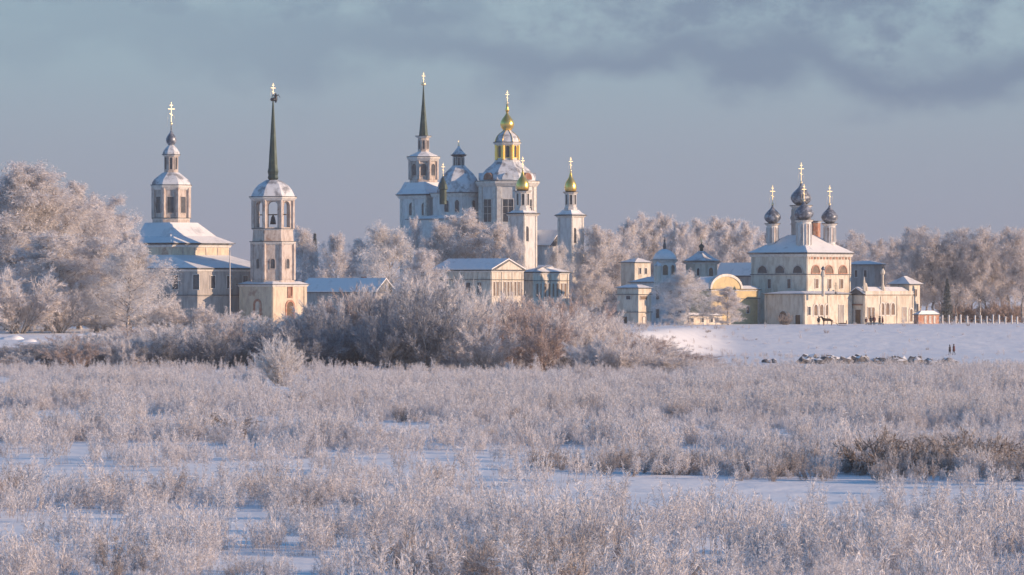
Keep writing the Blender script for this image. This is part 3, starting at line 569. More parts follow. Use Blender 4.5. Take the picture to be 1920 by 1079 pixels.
# --- 13 five-domed church
b = B('church', 'white cube church with five dark onion domes and bright gilded crosses, on the right', 'church', 1502, 932); k = b.k
hx = 49 * k / CT; hy = 44 * k / ST; r = (-hx, hx, -hy, hy); P().box(*r, 0, b.z(477)).build('wall', 'cream', b.o); cornice(b, r, b.z(476), .7, .5)
cornice(b, r, b.z(514.5), .25, .15, name='string_course')
hip_roof(b, r, b.z(475.5), b.z(441), (-17 * k, 17 * k, -17 * k, 17 * k), .7)
winL(b, r, (1429, 1460, 1491), 499, 512.5, 16, arch=True, frame='worn', b=.22); winR(b, r, (1524, 1551, 1579), 499, 512.5, 15, arch=True, frame='brick', pane='brownpane', b=.22)
winL(b, r, (1441, 1476), 524, 541, 6); winR(b, r, (1526, 1552, 1576), 524, 541, 6, pane='brownpane')
for i in range(14): # frieze of small arches under the sunlit eave
    y = r[2] + (r[3] - r[2]) * (i + .5) / 14; P().box(r[1] - .02, r[1] + .1, y - .3, y + .3, b.z(487), b.z(483)).build('frieze_panel', 'brick' if i % 2 else 'brownpane', b.o)
pilasters(b, r, .2, b.z(479), 'cream', .4, 1, 1)
def dome5(c, ap, z0, z1, ro, o1, c1, m='white', on='slate'):
    P().lathe([(ap * k * 1.2, b.z(z0)), (ap * k * 1.2, b.z(z0 - 4)), (ap * k, b.z(z0 - 5)), (ap * k, b.z(z1))], 16, c).build('drum', m, b.o)
    cornice(b, ap * k, b.z(z1), .5, .4, 'trim', c=c, n=16)
    for i in range(8): win(b.o, c, i * math.pi / 4 + .4, ap * k, 0, b.z(z0 - 10), .5, (b.z(z1 + 8) - b.z(z0 - 10)), arch=True, bars=False, b=.1, frame=m, pane='worn')
    P().lathe(prof(ONION, ro * k, b.z(z1), b.z(o1)), 24, c, smooth=True).build('onion_dome', on, b.o); cross(b, c, b.z(o1 + 1), b.z(c1), th=.22)
a5 = 38 * k
dome5((-a5, -a5), 10.5, 466, 419, 15.5, 384, 348); dome5((a5, a5), 10.5, 464, 419, 15.5, 384, 348); dome5((a5, -a5), 13.5, 470, 413, 18, 378, 347); dome5((-a5, a5), 10.5, 455, 419, 15, 386, 350)
dome5((0, 0), 17, 452, 385, 19.5, 343, 305, 'worn')
c = b.loc(1531, 5); P().lathe([(10 * k, b.z(462)), (10 * k, b.z(416))], 8, c).build('brick_drum', 'brick', b.o); cornice(b, 10 * k, b.z(414), .4, .3, 'thinsnow', c=c, n=8)
an = b.boxc(1429, 1498, 1592, -17.5); an = (an[0], an[1], an[2], max(an[3], 0)); P().box(*an, 0, b.z(552)).build('annex_wall', 'cream', b.o); hip_roof(b, an, b.z(552), b.z(546), grow(an, -3, -2.5), .5)
winR(b, an, (1520, 1531.5, 1543), 571, 591, 7, arch=True, pane='brownpane', b=.25); winR(b, an, (1571,), 572, 606, 9, pane='grey', name='doorway', pl='door'); winL(b, an, (1461,), 583, 599, 14, arch=True, pane='pane'); winL(b, an, (1487,), 590, 608, 9, pane='door', name='doorway', pl='door', bars=False)
winR(b, an, (1507,), 575, 590, 5); pilasters(b, an, .2, b.z(554), 'cream', .4, 1, 2)
c = b.loc(1526, -18.5); c = (c[0], c[1] + 1); P().lathe([(2.8 * k, b.z(556)), (2.8 * k, b.z(520)), (4.4 * k, b.z(518)), (3.4 * k, b.z(512)), (1 * k, b.z(505))], 8, c).build('porch_turret', 'cream', b.o); P().lathe(prof(ONION, 3.6 * k, b.z(508), b.z(499)), 12, c, smooth=True).build('onion_dome', 'slate', b.o)
cross(b, (c[0] - 1.5, c[1] + 6), b.z(551), b.z(530), th=.14, m='dark')

# --- 14 holy gates with long cream facade
b = B('gate_building', 'long cream gate building with triple arched windows, right of the five domed church', 'building', 1660, 924); k = b.k
r = b.boxc(1592, 1621, 1722); P().box(*r, 0, b.z(554)).build('wall', 'cream', b.o)
P().gable(grow(r, .25), b.z(554), b.z(541), 'y').build('roof', 'dark', b.o); rf = b.o.children[-1]
xm = (r[0] + r[1]) / 2; P().gable((r[0] - .2, r[1] + .2, r[2] - .1, r[3] + .2), b.z(554) + .25, b.z(541) + .3, 'y').build('snow_cover', 'roofsnow', b.o)
P().box(r[1] - .4, r[1] + .12, r[2] + .2, r[3] - .1, b.z(555), b.z(546)).build('parapet', 'cream', b.o)
cx = (1606.5); winL(b, r, (1600,), 580, 607, 5, pane='trim', bars=False); winL(b, r, (1610,), 581, 609, 10, pane='door', name='doorway', pl='door', bars=False)
P().box(r[0] + .5, r[1] - .5, r[2] - .25, r[2] - .02, b.z(573), b.z(570.5)).build('gate_canopy', 'rust', b.o)
winR(b, r, (1657, 1668, 1679), 569, 591, 7, arch=True, pane='brownpane', b=.25); winR(b, r, (1630, 1638), 577, 599, 5.5, pane='brownpane'); winR(b, r, (1703,), 577, 604, 8, pane='grey', name='doorway', pl='door', bars=False); winR(b, r, (1717,), 580, 604, 5, arch=True, pane='brownpane', b=.3)
for px_, t0, t1 in ((1632, 537, 556), (1668, 540, 556)):
    c = b.loc(px_, 0); c = (r[1] - 1.2, r[2] + (px_ - 1621) * k / ST); P().lathe([(5 * k, b.z(t1)), (5 * k, b.z(t0 + 4)), (2.4 * k, b.z(t0 - 6))], 8, c).build('turret', 'cream', b.o)
P().lathe([(2.3 * k, b.z(536)), (2.0 * k, b.z(516)), (4.2 * k, b.z(513)), (4.2 * k, b.z(509)), (.8 * k, b.z(503))], 8, (r[1] - 1.2, r[2] + 47 * k / ST)).build('turret_shaft', 'cream', b.o)
cross(b, (r[1] - 1.2, r[2] + 47 * k / ST), b.z(505), b.z(494), th=.12, m='dark')
c = b.loc(1616, -1); P().lathe([(2.4 * k, b.z(556)), (2.2 * k, b.z(530)), (.5 * k, b.z(519))], 8, (r[1] - .6, r[2] + .6)).build('corner_pinnacle', 'cream', b.o)
pilasters(b, r, .2, b.z(556), 'cream', .35, 1, 3)
b = B('house', 'cream house with snowy hipped roof, behind the right end of the gate building', 'house', 1706, 936); k = b.k
r = b.boxc(1672, 1705, 1727); P().box(*r, 0, b.z(534)).build('wall', 'cream', b.o); hip_roof(b, r, b.z(534), b.z(518), grow(r, -2.6, -1.2), .7); winR(b, r, (1717,), 543, 556, 6, pane='brownpane'); winR(b, r, (1712, 1721), 570, 585, 4); winL(b, r, (1694,), 542, 551, 9, pane='pane')
b = B('house', 'shadowed grey house with flat snowy roof, behind right side of the five domed church', 'house', 1640, 966); k = b.k
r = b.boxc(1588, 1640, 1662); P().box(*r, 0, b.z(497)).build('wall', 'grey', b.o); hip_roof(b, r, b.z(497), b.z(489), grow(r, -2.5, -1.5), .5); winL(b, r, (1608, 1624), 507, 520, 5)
b = B('brick_wall', 'low red brick wall with snow on top, between the gate building and the picket fence', 'wall', 1743, 920); k = b.k
r = b.boxc(1714, 1722, 1766); P().box(*r, 0, b.z(591)).build('wall', 'brick', b.o); hip_roof(b, r, b.z(591), b.z(583), grow(r, -.4, -1.5), .2); winR(b, r, (1736, 1746, 1755), 594, 606, 3, pane='trim', bars=False, b=.1)
# --- 15 white post fence on the bank top, right
D = 925; x0 = (1768 - 960) * D / FPX; fo = empty('fence', (x0, D, hz(x0, D)), 0, 'row of short white pointed fence posts along the bank top under the bare trees', 'fence')
rf2 = random.Random(3)
for i in range(17):
    x = i * 1.28 + rf2.uniform(-.2, .2); zl = hz(x0 + x, D) - hz(x0, D); h = rf2.uniform(1.25, 1.7)
    P().lathe([(.19, zl - .3), (.17, zl + h), (.22, zl + h + .02), (.22, zl + h + .10), (.04, zl + h + .3)], 6, (x, 0)).build('post', 'white', fo)
for zz_ in (.45, 1.0): P().box(-.4, 21.6, -.05, .05, zz_ - .05, zz_ + .05).build('rail', 'rust', fo)

# ================================================================== TREES AND SHRUBS
def strip_mesh(name, O, Dv, L, Wd, FRo, FRt, m, par, droop=0.0, rng=None, extra=None):
    "many thin tapering blades: two segments, bending"
    n = len(O); O = np.asarray(O); Dv = np.asarray(Dv); L = np.asarray(L)[:, None]; Wd = np.asarray(Wd)[:, None]
    rv = rng.normal(size=(n, 3)); s = np.cross(Dv, rv); s /= np.linalg.norm(s, axis=1)[:, None] + 1e-9
    mid = O + Dv * L * .55; dr = np.asarray(droop) * np.ones((n, 1)); d2 = Dv + np.array([0, 0, -1.0]) * dr; d2 /= np.linalg.norm(d2, axis=1)[:, None] + 1e-9
    tip = mid + d2 * L * .5
    V = np.stack([O - s * Wd * .4, O + s * Wd * .4, mid + s * Wd * .5, mid - s * Wd * .5, tip + s * Wd * .12, tip - s * Wd * .12], 1).reshape(-1, 3)
    i0 = np.arange(n) * 6; F = np.concatenate([np.stack([i0, i0 + 1, i0 + 2, i0 + 3], 1), np.stack([i0 + 3, i0 + 2, i0 + 4, i0 + 5], 1)])
    fr = np.stack([FRo, FRo, (FRo + FRt) / 2, (FRo + FRt) / 2, FRt, FRt], 1).ravel()
    me = bpy.data.meshes.new(name); mesh_np(me, V, F, 4)
    at = me.attributes.new('fr', 'FLOAT', 'POINT'); at.data.foreach_set('value', np.clip(fr, 0, 1).astype(np.float32)); me.materials.append(m)
    o = bpy.data.objects.new(name, me)
    if par is not False: COL.objects.link(o); o.parent = par
    return o
def unit(v): return v / (np.linalg.norm(v) + 1e-9)
def make_tree(name, cat, seed, H_, Rr, kind='round', m='frost', ntw=16000, clear=.18, tl=.75, tw=.085, frost=1.0):
    rg = np.random.RandomState(seed); root = empty(name, (0, 0, 0), 0, '', cat); tp = P(); O, Dv, L, Wd = [], [], [], []; thin = []
    npts = 9; lean = rg.uniform(-.05, .05, 2); tr = []
    for i in range(npts):
        t = i / (npts - 1); tr.append((lean[0] * H_ * t + rg.normal() * .012 * H_ * (i > 0), lean[1] * H_ * t + rg.normal() * .012 * H_ * (i > 0), -.6 + t * H_ * .9))
    rb = H_ * .015; tp.tube(tr, [rb * (1.25 if i == 0 else 1 - .85 * i / (npts - 1)) for i in range(npts)], 7)
    def trp(t): 
        f = t * (npts - 1); i = min(int(f), npts - 2); return np.array(tr[i]) * (1 - (f - i)) + np.array(tr[i + 1]) * (f - i)
    nl = {'round': 36, 'tall': 46, 'grove': 26}[kind]; ga = rg.uniform(0, 6.28)
    tips = []
    for i in range(nl):
        t = clear + (1 - clear) * ((i + rg.uniform(0, .8)) / nl); t = min(t, .99); ga += 2.4 + rg.uniform(-.4, .4); u = (t - clear) / (1 - clear)
        if kind == 'round': ln = Rr * (.62 + .55 * math.sin(math.pi * min(1, u * .85 + .12))) * rg.uniform(.75, 1.12) * (1 - .30 * u); el = R(12 + 52 * u + rg.uniform(-14, 14))
        elif kind == 'tall': ln = Rr * (.55 + .6 * math.sin(math.pi * (u * .8 + .15))) * rg.uniform(.7, 1.2) * (1 - .25 * u); el = R(14 + 48 * u + rg.uniform(-14, 16))
        else: ln = Rr * rg.uniform(.7, 1.2) * (1 - .15 * u); el = R(36 + 30 * u + rg.uniform(-12, 12))
        p = trp(t); d = np.array([math.cos(ga) * math.cos(el), math.sin(ga) * math.cos(el), math.sin(el)]); pts = [p]; nseg = 5
        for s_ in range(nseg): d = unit(d + rg.normal(size=3) * .13 + np.array([0, 0, .05])); p = p + d * ln / nseg; pts.append(p)
        r0 = rb * .42 * (1 - .6 * t); tp.tube([tuple(q) for q in pts], [r0 * (1 - .8 * j / nseg) for j in range(nseg + 1)], 4)
        for j in range(rg.randint(12, 17)):
            f = rg.uniform(.25, 1.0) * nseg; a = min(int(f), nseg - 1); q = pts[a] * (1 - (f - a)) + pts[a + 1] * (f - a); dd = unit(unit(pts[a + 1] - pts[a]) * .8 + rg.normal(size=3) * .72 + np.array([0, 0, .1])); l2 = ln * rg.uniform(.22, .42)
            qs = [q]
            for s_ in range(3): dd = unit(dd + rg.normal(size=3) * .16); q = q + dd * l2 / 3; qs.append(q)
            thin.append((qs, r0 * .3)); tips.append((qs, l2))
    per = max(3, int(ntw / len(tips)))
    for qs, l2 in tips:
        for j in range(per):
            f = (rg.uniform(.0, 1) ** .7) * 3; a = min(int(f), 2); q = qs[a] * (1 - (f - a)) + qs[a + 1] * (f - a); dd = unit(unit(qs[a + 1] - qs[a]) * .6 + rg.normal(size=3) * .65)
            q = q + rg.normal(size=3) * l2 * .17
            O.append(q); Dv.append(dd); L.append(tl * rg.uniform(.5, 1.3)); Wd.append(tw * rg.uniform(.5, 1.3))
    for qs, r_ in thin:
        for a in range(3): O.append(qs[a]); Dv.append(unit(qs[a + 1] - qs[a])); L.append(np.linalg.norm(qs[a + 1] - qs[a]) * 1.0); Wd.append(max(r_ * 2, .05))
    n = len(O); nf = rg.uniform(frost - .4, frost + .3, n); nf[rg.uniform(size=n) < .08] = .1
    tp.build('trunk', 'bark', root)
    strip_mesh('crown', O, Dv, L, Wd, nf - .2, nf + .1, M[m] if isinstance(m, str) else m, root, droop={'round': .5, 'tall': .9, 'grove': .2}[kind], rng=rg)
    O = np.array(O); root['H'] = float(np.percentile(O[:, 2], 99.5)); root['R'] = float(np.percentile(np.hypot(O[:, 0], O[:, 1]), 93)); return root
def make_shrub(name, cat, seed, H_, Rr, m='frost', nst=26, ntw=9000, tl=.5, tw=.055, frost=.6, spread=1.0, dome=True):
    rg = np.random.RandomState(seed); root = empty(name, (0, 0, 0), 0, '', cat); tp = P(); O, Dv, L, Wd, Bz = [], [], [], [], []; segs = []
    for i in range(nst):
        a = rg.uniform(0, 6.28); e = rg.uniform(0, 1) ** .6; d = unit(np.array([math.cos(a) * e * spread, math.sin(a) * e * spread, 1.15])); ln = H_ * rg.uniform(.72, 1.08) * (1 - .22 * e); p = np.array([math.cos(a) * .25 * e, math.sin(a) * .25 * e, -.3]) * min(Rr, 2.0); p[2] = -.3; pts = [p]
        for s_ in range(5): d = unit(d + rg.normal(size=3) * .1 + np.array([math.cos(a), math.sin(a), 0]) * .05 * e * spread); p = p + d * ln / 5; pts.append(p)
        tp.tube([tuple(q) for q in pts], [H_ * .008 * (1 - .16 * j) for j in range(6)], 3); segs.append((pts, 5, ln))
        for j in range(9):
            f = rg.uniform(.22, .98) * 5; k_ = min(int(f), 4); q = pts[k_] * (1 - (f - k_)) + pts[k_ + 1] * (f - k_); dd = unit(unit(pts[k_ + 1] - pts[k_]) + rg.normal(size=3) * .42); l2 = ln * rg.uniform(.18, .36); qs = [q]
            for s_ in range(3): dd = unit(dd + rg.normal(size=3) * .12); q = q + dd * l2 / 3; qs.append(q)
            segs.append((qs, 3, l2))
    per = max(3, int(ntw / len(segs)))
    for qs, ns, l2 in segs:
        for j in range(per * (1 if ns == 3 else 2)):
            f = (rg.uniform(.05, 1) ** .75) * ns; a = min(int(f), ns - 1); q = qs[a] * (1 - (f - a)) + qs[a + 1] * (f - a); dd = unit(unit(qs[a + 1] - qs[a]) * .9 + rg.normal(size=3) * .5); O.append(q + rg.normal(size=3) * .06 * l2); Dv.append(dd); L.append(tl * rg.uniform(.5, 1.3)); Wd.append(tw * rg.uniform(.5, 1.3))
        if ns == 3:
            for a in range(3): O.append(qs[a]); Dv.append(unit(qs[a + 1] - qs[a])); L.append(np.linalg.norm(qs[a + 1] - qs[a])); Wd.append(.05)
    n = len(O); O = np.array(O); nf = rg.uniform(frost - .4, frost + .35, n) + .25 * (O[:, 2] / H_ - .6)
    tp.build('stems', 'bark', root); strip_mesh('foliage', O, Dv, L, Wd, nf - .15, nf + .15, M[m], root, droop=.1, rng=rg)
    root['H'] = float(np.percentile(O[:, 2], 99)); root['R'] = float(np.percentile(np.hypot(O[:, 0], O[:, 1]), 93)); return root
def make_spruce(seed, H_=14, Rr=2.6):
    rg = np.random.RandomState(seed); root = empty('spruce_tree', (0, 0, 0), 0, '', 'tree'); tp = P().tube([(0, 0, -.5), (0, 0, H_ * .5), (0, 0, H_)], [.2, .12, .02], 6); O, Dv, L, Wd = [], [], [], []
    for i in range(46):
        z = H_ * (.08 + .9 * i / 46); rr = Rr * (1 - i / 46) ** .8 * rg.uniform(.8, 1.1)
        for j in range(8):
            a = rg.uniform(0, 6.28); d = np.array([math.cos(a), math.sin(a), -.15]); 
            for s_ in range(26): f = rg.uniform(0, 1); O.append(np.array([0, 0, z]) + d * rr * f + rg.normal(size=3) * .05); Dv.append(unit(d * .6 + rg.normal(size=3) * .5 + np.array([0, 0, -.3]))); L.append(.45); Wd.append(.08)
    n = len(O); nf = np.where(rg.uniform(size=n) < .5, .95, .10); tp.build('trunk', 'bark', root); strip_mesh('crown', O, Dv, L, Wd, nf, nf, M['needles'], root, droop=.3, rng=rg); root['H'] = H_; root['R'] = Rr; return root
PROTO = {}
def proto(key, fn):
    if key not in PROTO: PROTO[key] = [fn(), False]
    return PROTO[key]
FACT = {}
for i in range(3): FACT['big%d' % i] = (lambda i=i: make_tree('frosted_tree', 'tree', 11 + i, 27, 8.0, 'tall', 'frost', 70000, .06, .62, .05))
for i in range(3): FACT['round%d' % i] = (lambda i=i: make_tree('frosted_tree', 'tree', 31 + i, 16, 5.2, 'round', 'frost', 34000, .08, .5, .045))
for i in range(3): FACT['grove%d' % i] = (lambda i=i: make_tree('bare_tree', 'tree', 51 + i, 19, 5.4, 'grove', 'frost', 24000, .26, .6, .045, .72))
FACT['spruce'] = lambda: make_spruce(4)
for i in range(3): FACT['willow%d' % i] = (lambda i=i: make_shrub('willow_shrub', 'shrub', 71 + i, 8, 4.5, 'frost', 26, 16000, .5, .045, .72))
for i in range(2): FACT['red%d' % i] = (lambda i=i: make_shrub('willow_shrub', 'shrub', 81 + i, 8, 4.5, 'frostbrown', 26, 13000, .5, .045, .55))
for i in range(2): FACT['grey%d' % i] = (lambda i=i: make_shrub('willow_shrub', 'shrub', 85 + i, 8, 4.5, 'frostshade', 34, 15000, .5, .04, .5))
FACT['single'] = lambda: make_shrub('frosted_shrub', 'shrub', 91, 6, 2.6, 'frostwhite', 44, 17000, .30, .032, .72, spread=.75)
FACT['dwarf'] = lambda: make_shrub('brown_shrub', 'shrub', 95, 2.6, 1.6, 'weedbrown', 22, 4000, .22, .03, .4)
FACT['lone'] = lambda: make_tree('frosted_tree', 'tree', 97, 15, 6.0, 'round', 'frostwhite', 34000, .14, .5, .04)
rt = random.Random(7)
def put(key, px, D, top, wpx, label, group=None, rz=None):
    root, used = proto(key, FACT[key]); x = (px - 960) * D / FPX; z = hz(x, D); h = CZ - (top - HZ) * D / FPX - z; hs = h / root['H']; ws = (wpx * D / FPX / 2) * 1.18 / root['R']
    rz = rt.uniform(0, 6.28) if rz is None else rz; v = (x, D, z); sc = (ws, ws, hs)
    if not used:
        root.location = v; root.rotation_euler = (0, 0, rz); root.scale = sc; root['label'] = label
        if group: root['group'] = group
        PROTO[key][1] = True; return root
    return dupe(root, v, rz, sc, label, group)
# left trees
GL = 'big frosted trees at far left'
for a in [('big0', 8, 775, 312, 190, 'broad frosted birch cut by the left edge of the picture'), ('big1', 88, 778, 322, 170, 'tall frosted birch, second big crown from the left edge'),
          ('big2', 150, 788, 348, 150, 'tall frosted birch in the middle of the big left group'), ('big0', 205, 800, 372, 120, 'frosted birch just left of the domed church, highest crown beside its roof'),
          ('big1', -60, 790, 330, 190, 'frosted birch at the extreme left margin behind the others'), ('round1', 246, 768, 440, 80, 'rounded frosted tree with its crown against the church wall'),
          ('round0', 110, 752, 440, 150, 'shorter frosted tree in front of the tall left birches'), ('round2', 180, 756, 450, 140, 'shorter frosted tree between the tall birches and the small dark trunked one')]:
    put(a[0], a[1], a[2], a[3], a[4], a[5], GL)
put('lone', 240, 742, 462, 122, 'frosted tree with a visible dark trunk on the snowy bank at left')
for i, (px, D, top, w, l) in enumerate([(35, 738, 515, 140, 'bushy frosted shrub at the foot of the left trees, nearest the picture edge'), (110, 742, 540, 110, 'bushy frosted shrub at the foot of the tall left birches'), (300, 748, 560, 70, 'low frosted shrub under the domed church wall, left of its windows'), (345, 745, 575, 80, 'low frosted shrub under the domed church, beneath its windows'), (392, 745, 578, 80, 'low frosted shrub left of the thin grey pole'), (450, 750, 590, 70, 'low frosted shrub at the left foot of the needle spire tower')]):
    put('willow%d' % (i % 3), px, D, top, w, l)
# middle back trees
for i, (key, px, D, top, w, l) in enumerate([('round0', 572, 965, 430, 62, 'frosted tree immediately right of the needle spire tower'), ('spruce', 590, 985, 433, 26, 'dark spruce poking above the frosted trees right of the needle spire tower'), ('round1', 625, 960, 442, 62, 'frosted tree over the left half of the low snow roofed house'),
     ('round2', 672, 965, 452, 66, 'dim frosted tree over the middle of the low snow roofed house'), ('lone', 735, 940, 426, 112, 'largest pale frosted tree left of the cathedral group'), ('spruce', 768, 950, 462, 24, 'small dark spruce at the right flank of the largest pale tree'), ('round0', 800, 905, 470, 70, 'frosted tree rising by the left end of the long low hall'),
     ('round1', 775, 960, 412, 40, 'narrow frosted tree before the wall of the square belfry block'), ('round2', 872, 962, 398, 122, 'frosted tree hiding the foot of the broad domed church'), ('round0', 836, 958, 418, 84, 'frosted tree left of the one hiding the domed church'), ('round1', 922, 955, 422, 82, 'frosted tree under the left wall of the golden cathedral'),
     ('round2', 962, 952, 432, 46, 'frosted tree at the foot of the small golden domed tower'), ('lone', 1040, 972, 462, 52, 'small frosted tree over the roof of the cream block'), ('round0', 1078, 992, 436, 58, 'frosted tree under the slender golden domed tower'), ('round1', 1132, 985, 428, 92, 'wide frosted tree midway between the golden towers and the gate house'),
     ('round2', 1098, 978, 500, 60, 'lower frosted tree at the right end of the cream block'), ('round0', 1165, 988, 470, 60, 'frosted tree against the plain cream house left of the gate house'), ('lone', 1290, 896, 512, 92, 'frosted tree standing in front of the long pale refectory'), ('round2', 1366, 897, 540, 56, 'small frosted tree before the arch of the yellow building')]):
    put(key, px, D, top, w, l)
for i, (px, top) in enumerate([(1150, 436), (1176, 415), (1205, 404), (1240, 405), (1275, 420), (1306, 415), (1340, 412), (1372, 414), (1402, 420), (1432, 436), (1225, 432), (1290, 440), (1355, 432)]):
    put('round%d' % (i % 3), px, 1120 + (i % 4) * 14, top, 72, 'frosted tree in the distant wood above the small chapel and rotunda', 'wood behind the chapel')
for i, (px, top, w) in enumerate([(1585, 452, 60), (1612, 436, 50), (1650, 452, 55), (1675, 448, 55), (1700, 432, 62), (1728, 428, 62), (1752, 436, 60), (1780, 432, 62), (1808, 434, 60), (1836, 430, 62), (1864, 434, 60), (1890, 430, 62), (1918, 434, 62), (1945, 436, 62), (1740, 450, 50), (1795, 448, 50), (1850, 446, 50), (1902, 446, 50), (1716, 470, 40), (1822, 455, 45), (1878, 450, 45), (1766, 452, 45)]):
    far = px < 1690; D = (1040 if far else 945) + (i % 3) * 16
    put('grove%d' % (i % 3), px, D, top, w, 'bare frosted tree in the grove behind the gate building roofs' if far else 'bare frosted tree with dark trunk in the grove behind the white fence posts', 'grove behind the gate building' if far else 'grove behind the white fence posts')
put('spruce', 1776, 935, 520, 24, 'dark spruce among the bare trunks, right of the red brick wall')
put('dwarf', 1472, 900, 590, 26, 'brown shrub against the shaded wall of the five domed church annex')
for i, px in enumerate((1778, 1806, 1836, 1862, 1890, 1916)):
    put('red%d' % (i % 2), px, 958 + i % 3, 562 + (i * 5) % 14, 46, 'reddish brown shrub under the bare trees behind the white fence posts', 'shrubs behind the white fence posts')
# willow thicket
def lerp(x, tab):
    for (a, b_), (c_, d_) in zip(tab[:-1], tab[1:]):
        if x <= c_: return b_ + (d_ - b_) * (x - a) / (c_ - a)
    return tab[-1][1]
TOP = [(-80, 660), (0, 652), (100, 640), (200, 622), (300, 614), (400, 606), (500, 604), (560, 596), (600, 572), (660, 556), (740, 548), (800, 532), (850, 542), (900, 556), (960, 566), (1020, 572), (1060, 566), (1110, 578), (1140, 600), (1180, 628), (1240, 650), (1300, 668), (1330, 672)]
LBT = {'l': ('frosted willow shrub in the blue shadowed thicket left of the pale single bush', 'thicket left of the single bush'), 'm': ('frosted willow shrub in the tall thicket below the cathedral', 'thicket below the cathedral'), 'r': ('low frosted willow shrub at the snowy nose of the bank', 'thicket at the nose of the bank')}
cnt = 0
for row, (D0, dt) in enumerate([(700, 0), (676, 14), (652, 40)]):
    px = -70 + row * 11
    while px < 1320:
        t = lerp(px, TOP) + dt * rt.uniform(.4, 1.3) * (1 if 560 < px < 1130 else .45) + rt.uniform(-3, 4); w = rt.uniform(85, 120) * (1 if 560 < px < 1130 else .85)
        g_ = 'l' if px < 520 else ('m' if px < 1120 else 'r'); key = 'willow%d' % rt.randrange(3)
        if 930 < px < 1110 and rt.random() < .75: key = 'red%d' % rt.randrange(2)
        elif rt.random() < .12: key = 'red%d' % rt.randrange(2)
        if row > 0 and px < 860 and rt.random() < (.72 if px > 420 else .35): key = 'grey%d' % rt.randrange(2)  # front willows on the left take the twigs with shade painted in
        lab = LBT[g_][0]; gg = LBT[g_][1]
        if key.startswith('red') : lab = lab.replace('frosted willow shrub', 'reddish brown willow shrub'); gg = 'reddish shrubs, ' + gg
        if key.startswith('grey'): lab = lab.replace('frosted willow shrub', 'shade painted grey willow shrub'); gg = 'shade painted shrubs, ' + gg
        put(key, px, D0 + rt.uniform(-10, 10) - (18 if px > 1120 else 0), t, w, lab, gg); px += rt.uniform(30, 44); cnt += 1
put('single', 527, 545, 636, 72, 'pale rounded frosted bush standing alone before the shadowed thicket')
put('dwarf', 430, 348, 782, 110, 'dark brown shrub in the middle of the left field')
for i, px in enumerate((1640, 1690, 1745, 1800, 1850, 1905)):
    put('dwarf', px, 293 + (i % 2) * 5, 815 + (i * 7) % 20, 100, 'dense brown shrub beside the frozen channel at the right edge', 'brown shrubs by the frozen channel')
put('dwarf', 1000, 700, 655, 10, 'tiny brown shrub at the foot of the thicket below the cathedral')

# ---- field of frosted weeds (countless): one object, instanced clumps
def clump(seed, kind):
    rg = np.random.RandomState(seed); O, Dv, L, Wd, f0, f1 = [], [], [], [], [], []
    ns, rad, hh, nb, lo_, e, wmul = {'plume': (36, .75, 1.7, 34, .45, .38, 1.0), 'forb': (7, .30, 2.1, 120, .28, 1.0, 1.0), 'weed': (18, .75, 1.3, 64, .22, 1.1, .9), 'low': (22, .9, .75, 26, .2, .7, .9), 'bush': (22, .5, 1.35, 70, .2, .7, .85)}[kind]
    for i in range(ns):
        a = rg.uniform(0, 6.28); rr = rad * rg.uniform(0, 1) ** .6; p = np.array([math.cos(a) * rr, math.sin(a) * rr, -.05]); h = rg.uniform(.55, 1.08) * hh
        sp_ = .32 if kind == 'bush' else .08
        d = unit(np.array([rg.normal() * .12 - .04 + math.cos(a) * sp_, rg.normal() * .12 + math.sin(a) * sp_, 1])); pts = [p]
        for s_ in range(4): O.append(p); Dv.append(d); L.append(h / 4); Wd.append(.014); f0.append(.02 + .10 * s_); f1.append(.10 + .12 * s_); p = p + d * h / 4; pts.append(p); d = unit(d + rg.normal(size=3) * (.08 if rg.uniform() > .12 else .5) + np.array([-.03, 0, 0]))
        env = rg.uniform(.7, 1.2)
        for j in range(nb):
            u = rg.uniform(0, 1); f = (lo_ + (1 - lo_) * u) * 4; k_ = min(int(f), 3); q = pts[k_] * (1 - (f - k_)) + pts[k_ + 1] * (f - k_)
            wd = .16 * (1.15 - u) * env if kind == 'forb' else .03
            dd = unit(unit(pts[k_ + 1] - pts[k_]) + rg.normal(size=3) * e); O.append(q + dd * wd * rg.uniform(0, 1.6) + rg.normal(size=3) * .02); Dv.append(dd); L.append(rg.uniform(.06, .19)); Wd.append(rg.uniform(.009, .024) * wmul); v = rg.uniform(.45, 1.15) * (1 if kind != 'bush' else .8) - .15 * (1 - u); f0.append(v - .25); f1.append(v + .1)
    return strip_mesh('clump', O, Dv, L, Wd, np.array(f0), np.array(f1), M['weedbrown' if kind == 'bush' else 'weed'], False, droop=.12, rng=rg)
cl = bpy.data.collections.new('weed_clumps'); kinds = ['plume'] * 4 + ['weed'] * 5 + ['forb'] * 6 + ['low'] * 3 + ['bush'] * 3
for i, kd in enumerate(kinds): o = clump(200 + i, kd); o.name = 'clump_%02d' % i; cl.objects.link(o)
rn = np.random.RandomState(9); NW = [(rn.uniform(-1, 1, 2) * s, rn.uniform(0, 6.28)) for s in (.04, .06, .09, .13, .18, .25, .3, .4)]
def noise2(x, y, o=0): return sum(np.sin(k[0] * x * (1 + o) + k[1] * y * .6 * (1 + o) + ph + o * 7) for k, ph in NW) / len(NW)
def bumpf(px, py, cx, cy, rx, ry): return np.exp(-(((px - cx) / rx) ** 4 + ((py - cy) / ry) ** 4))
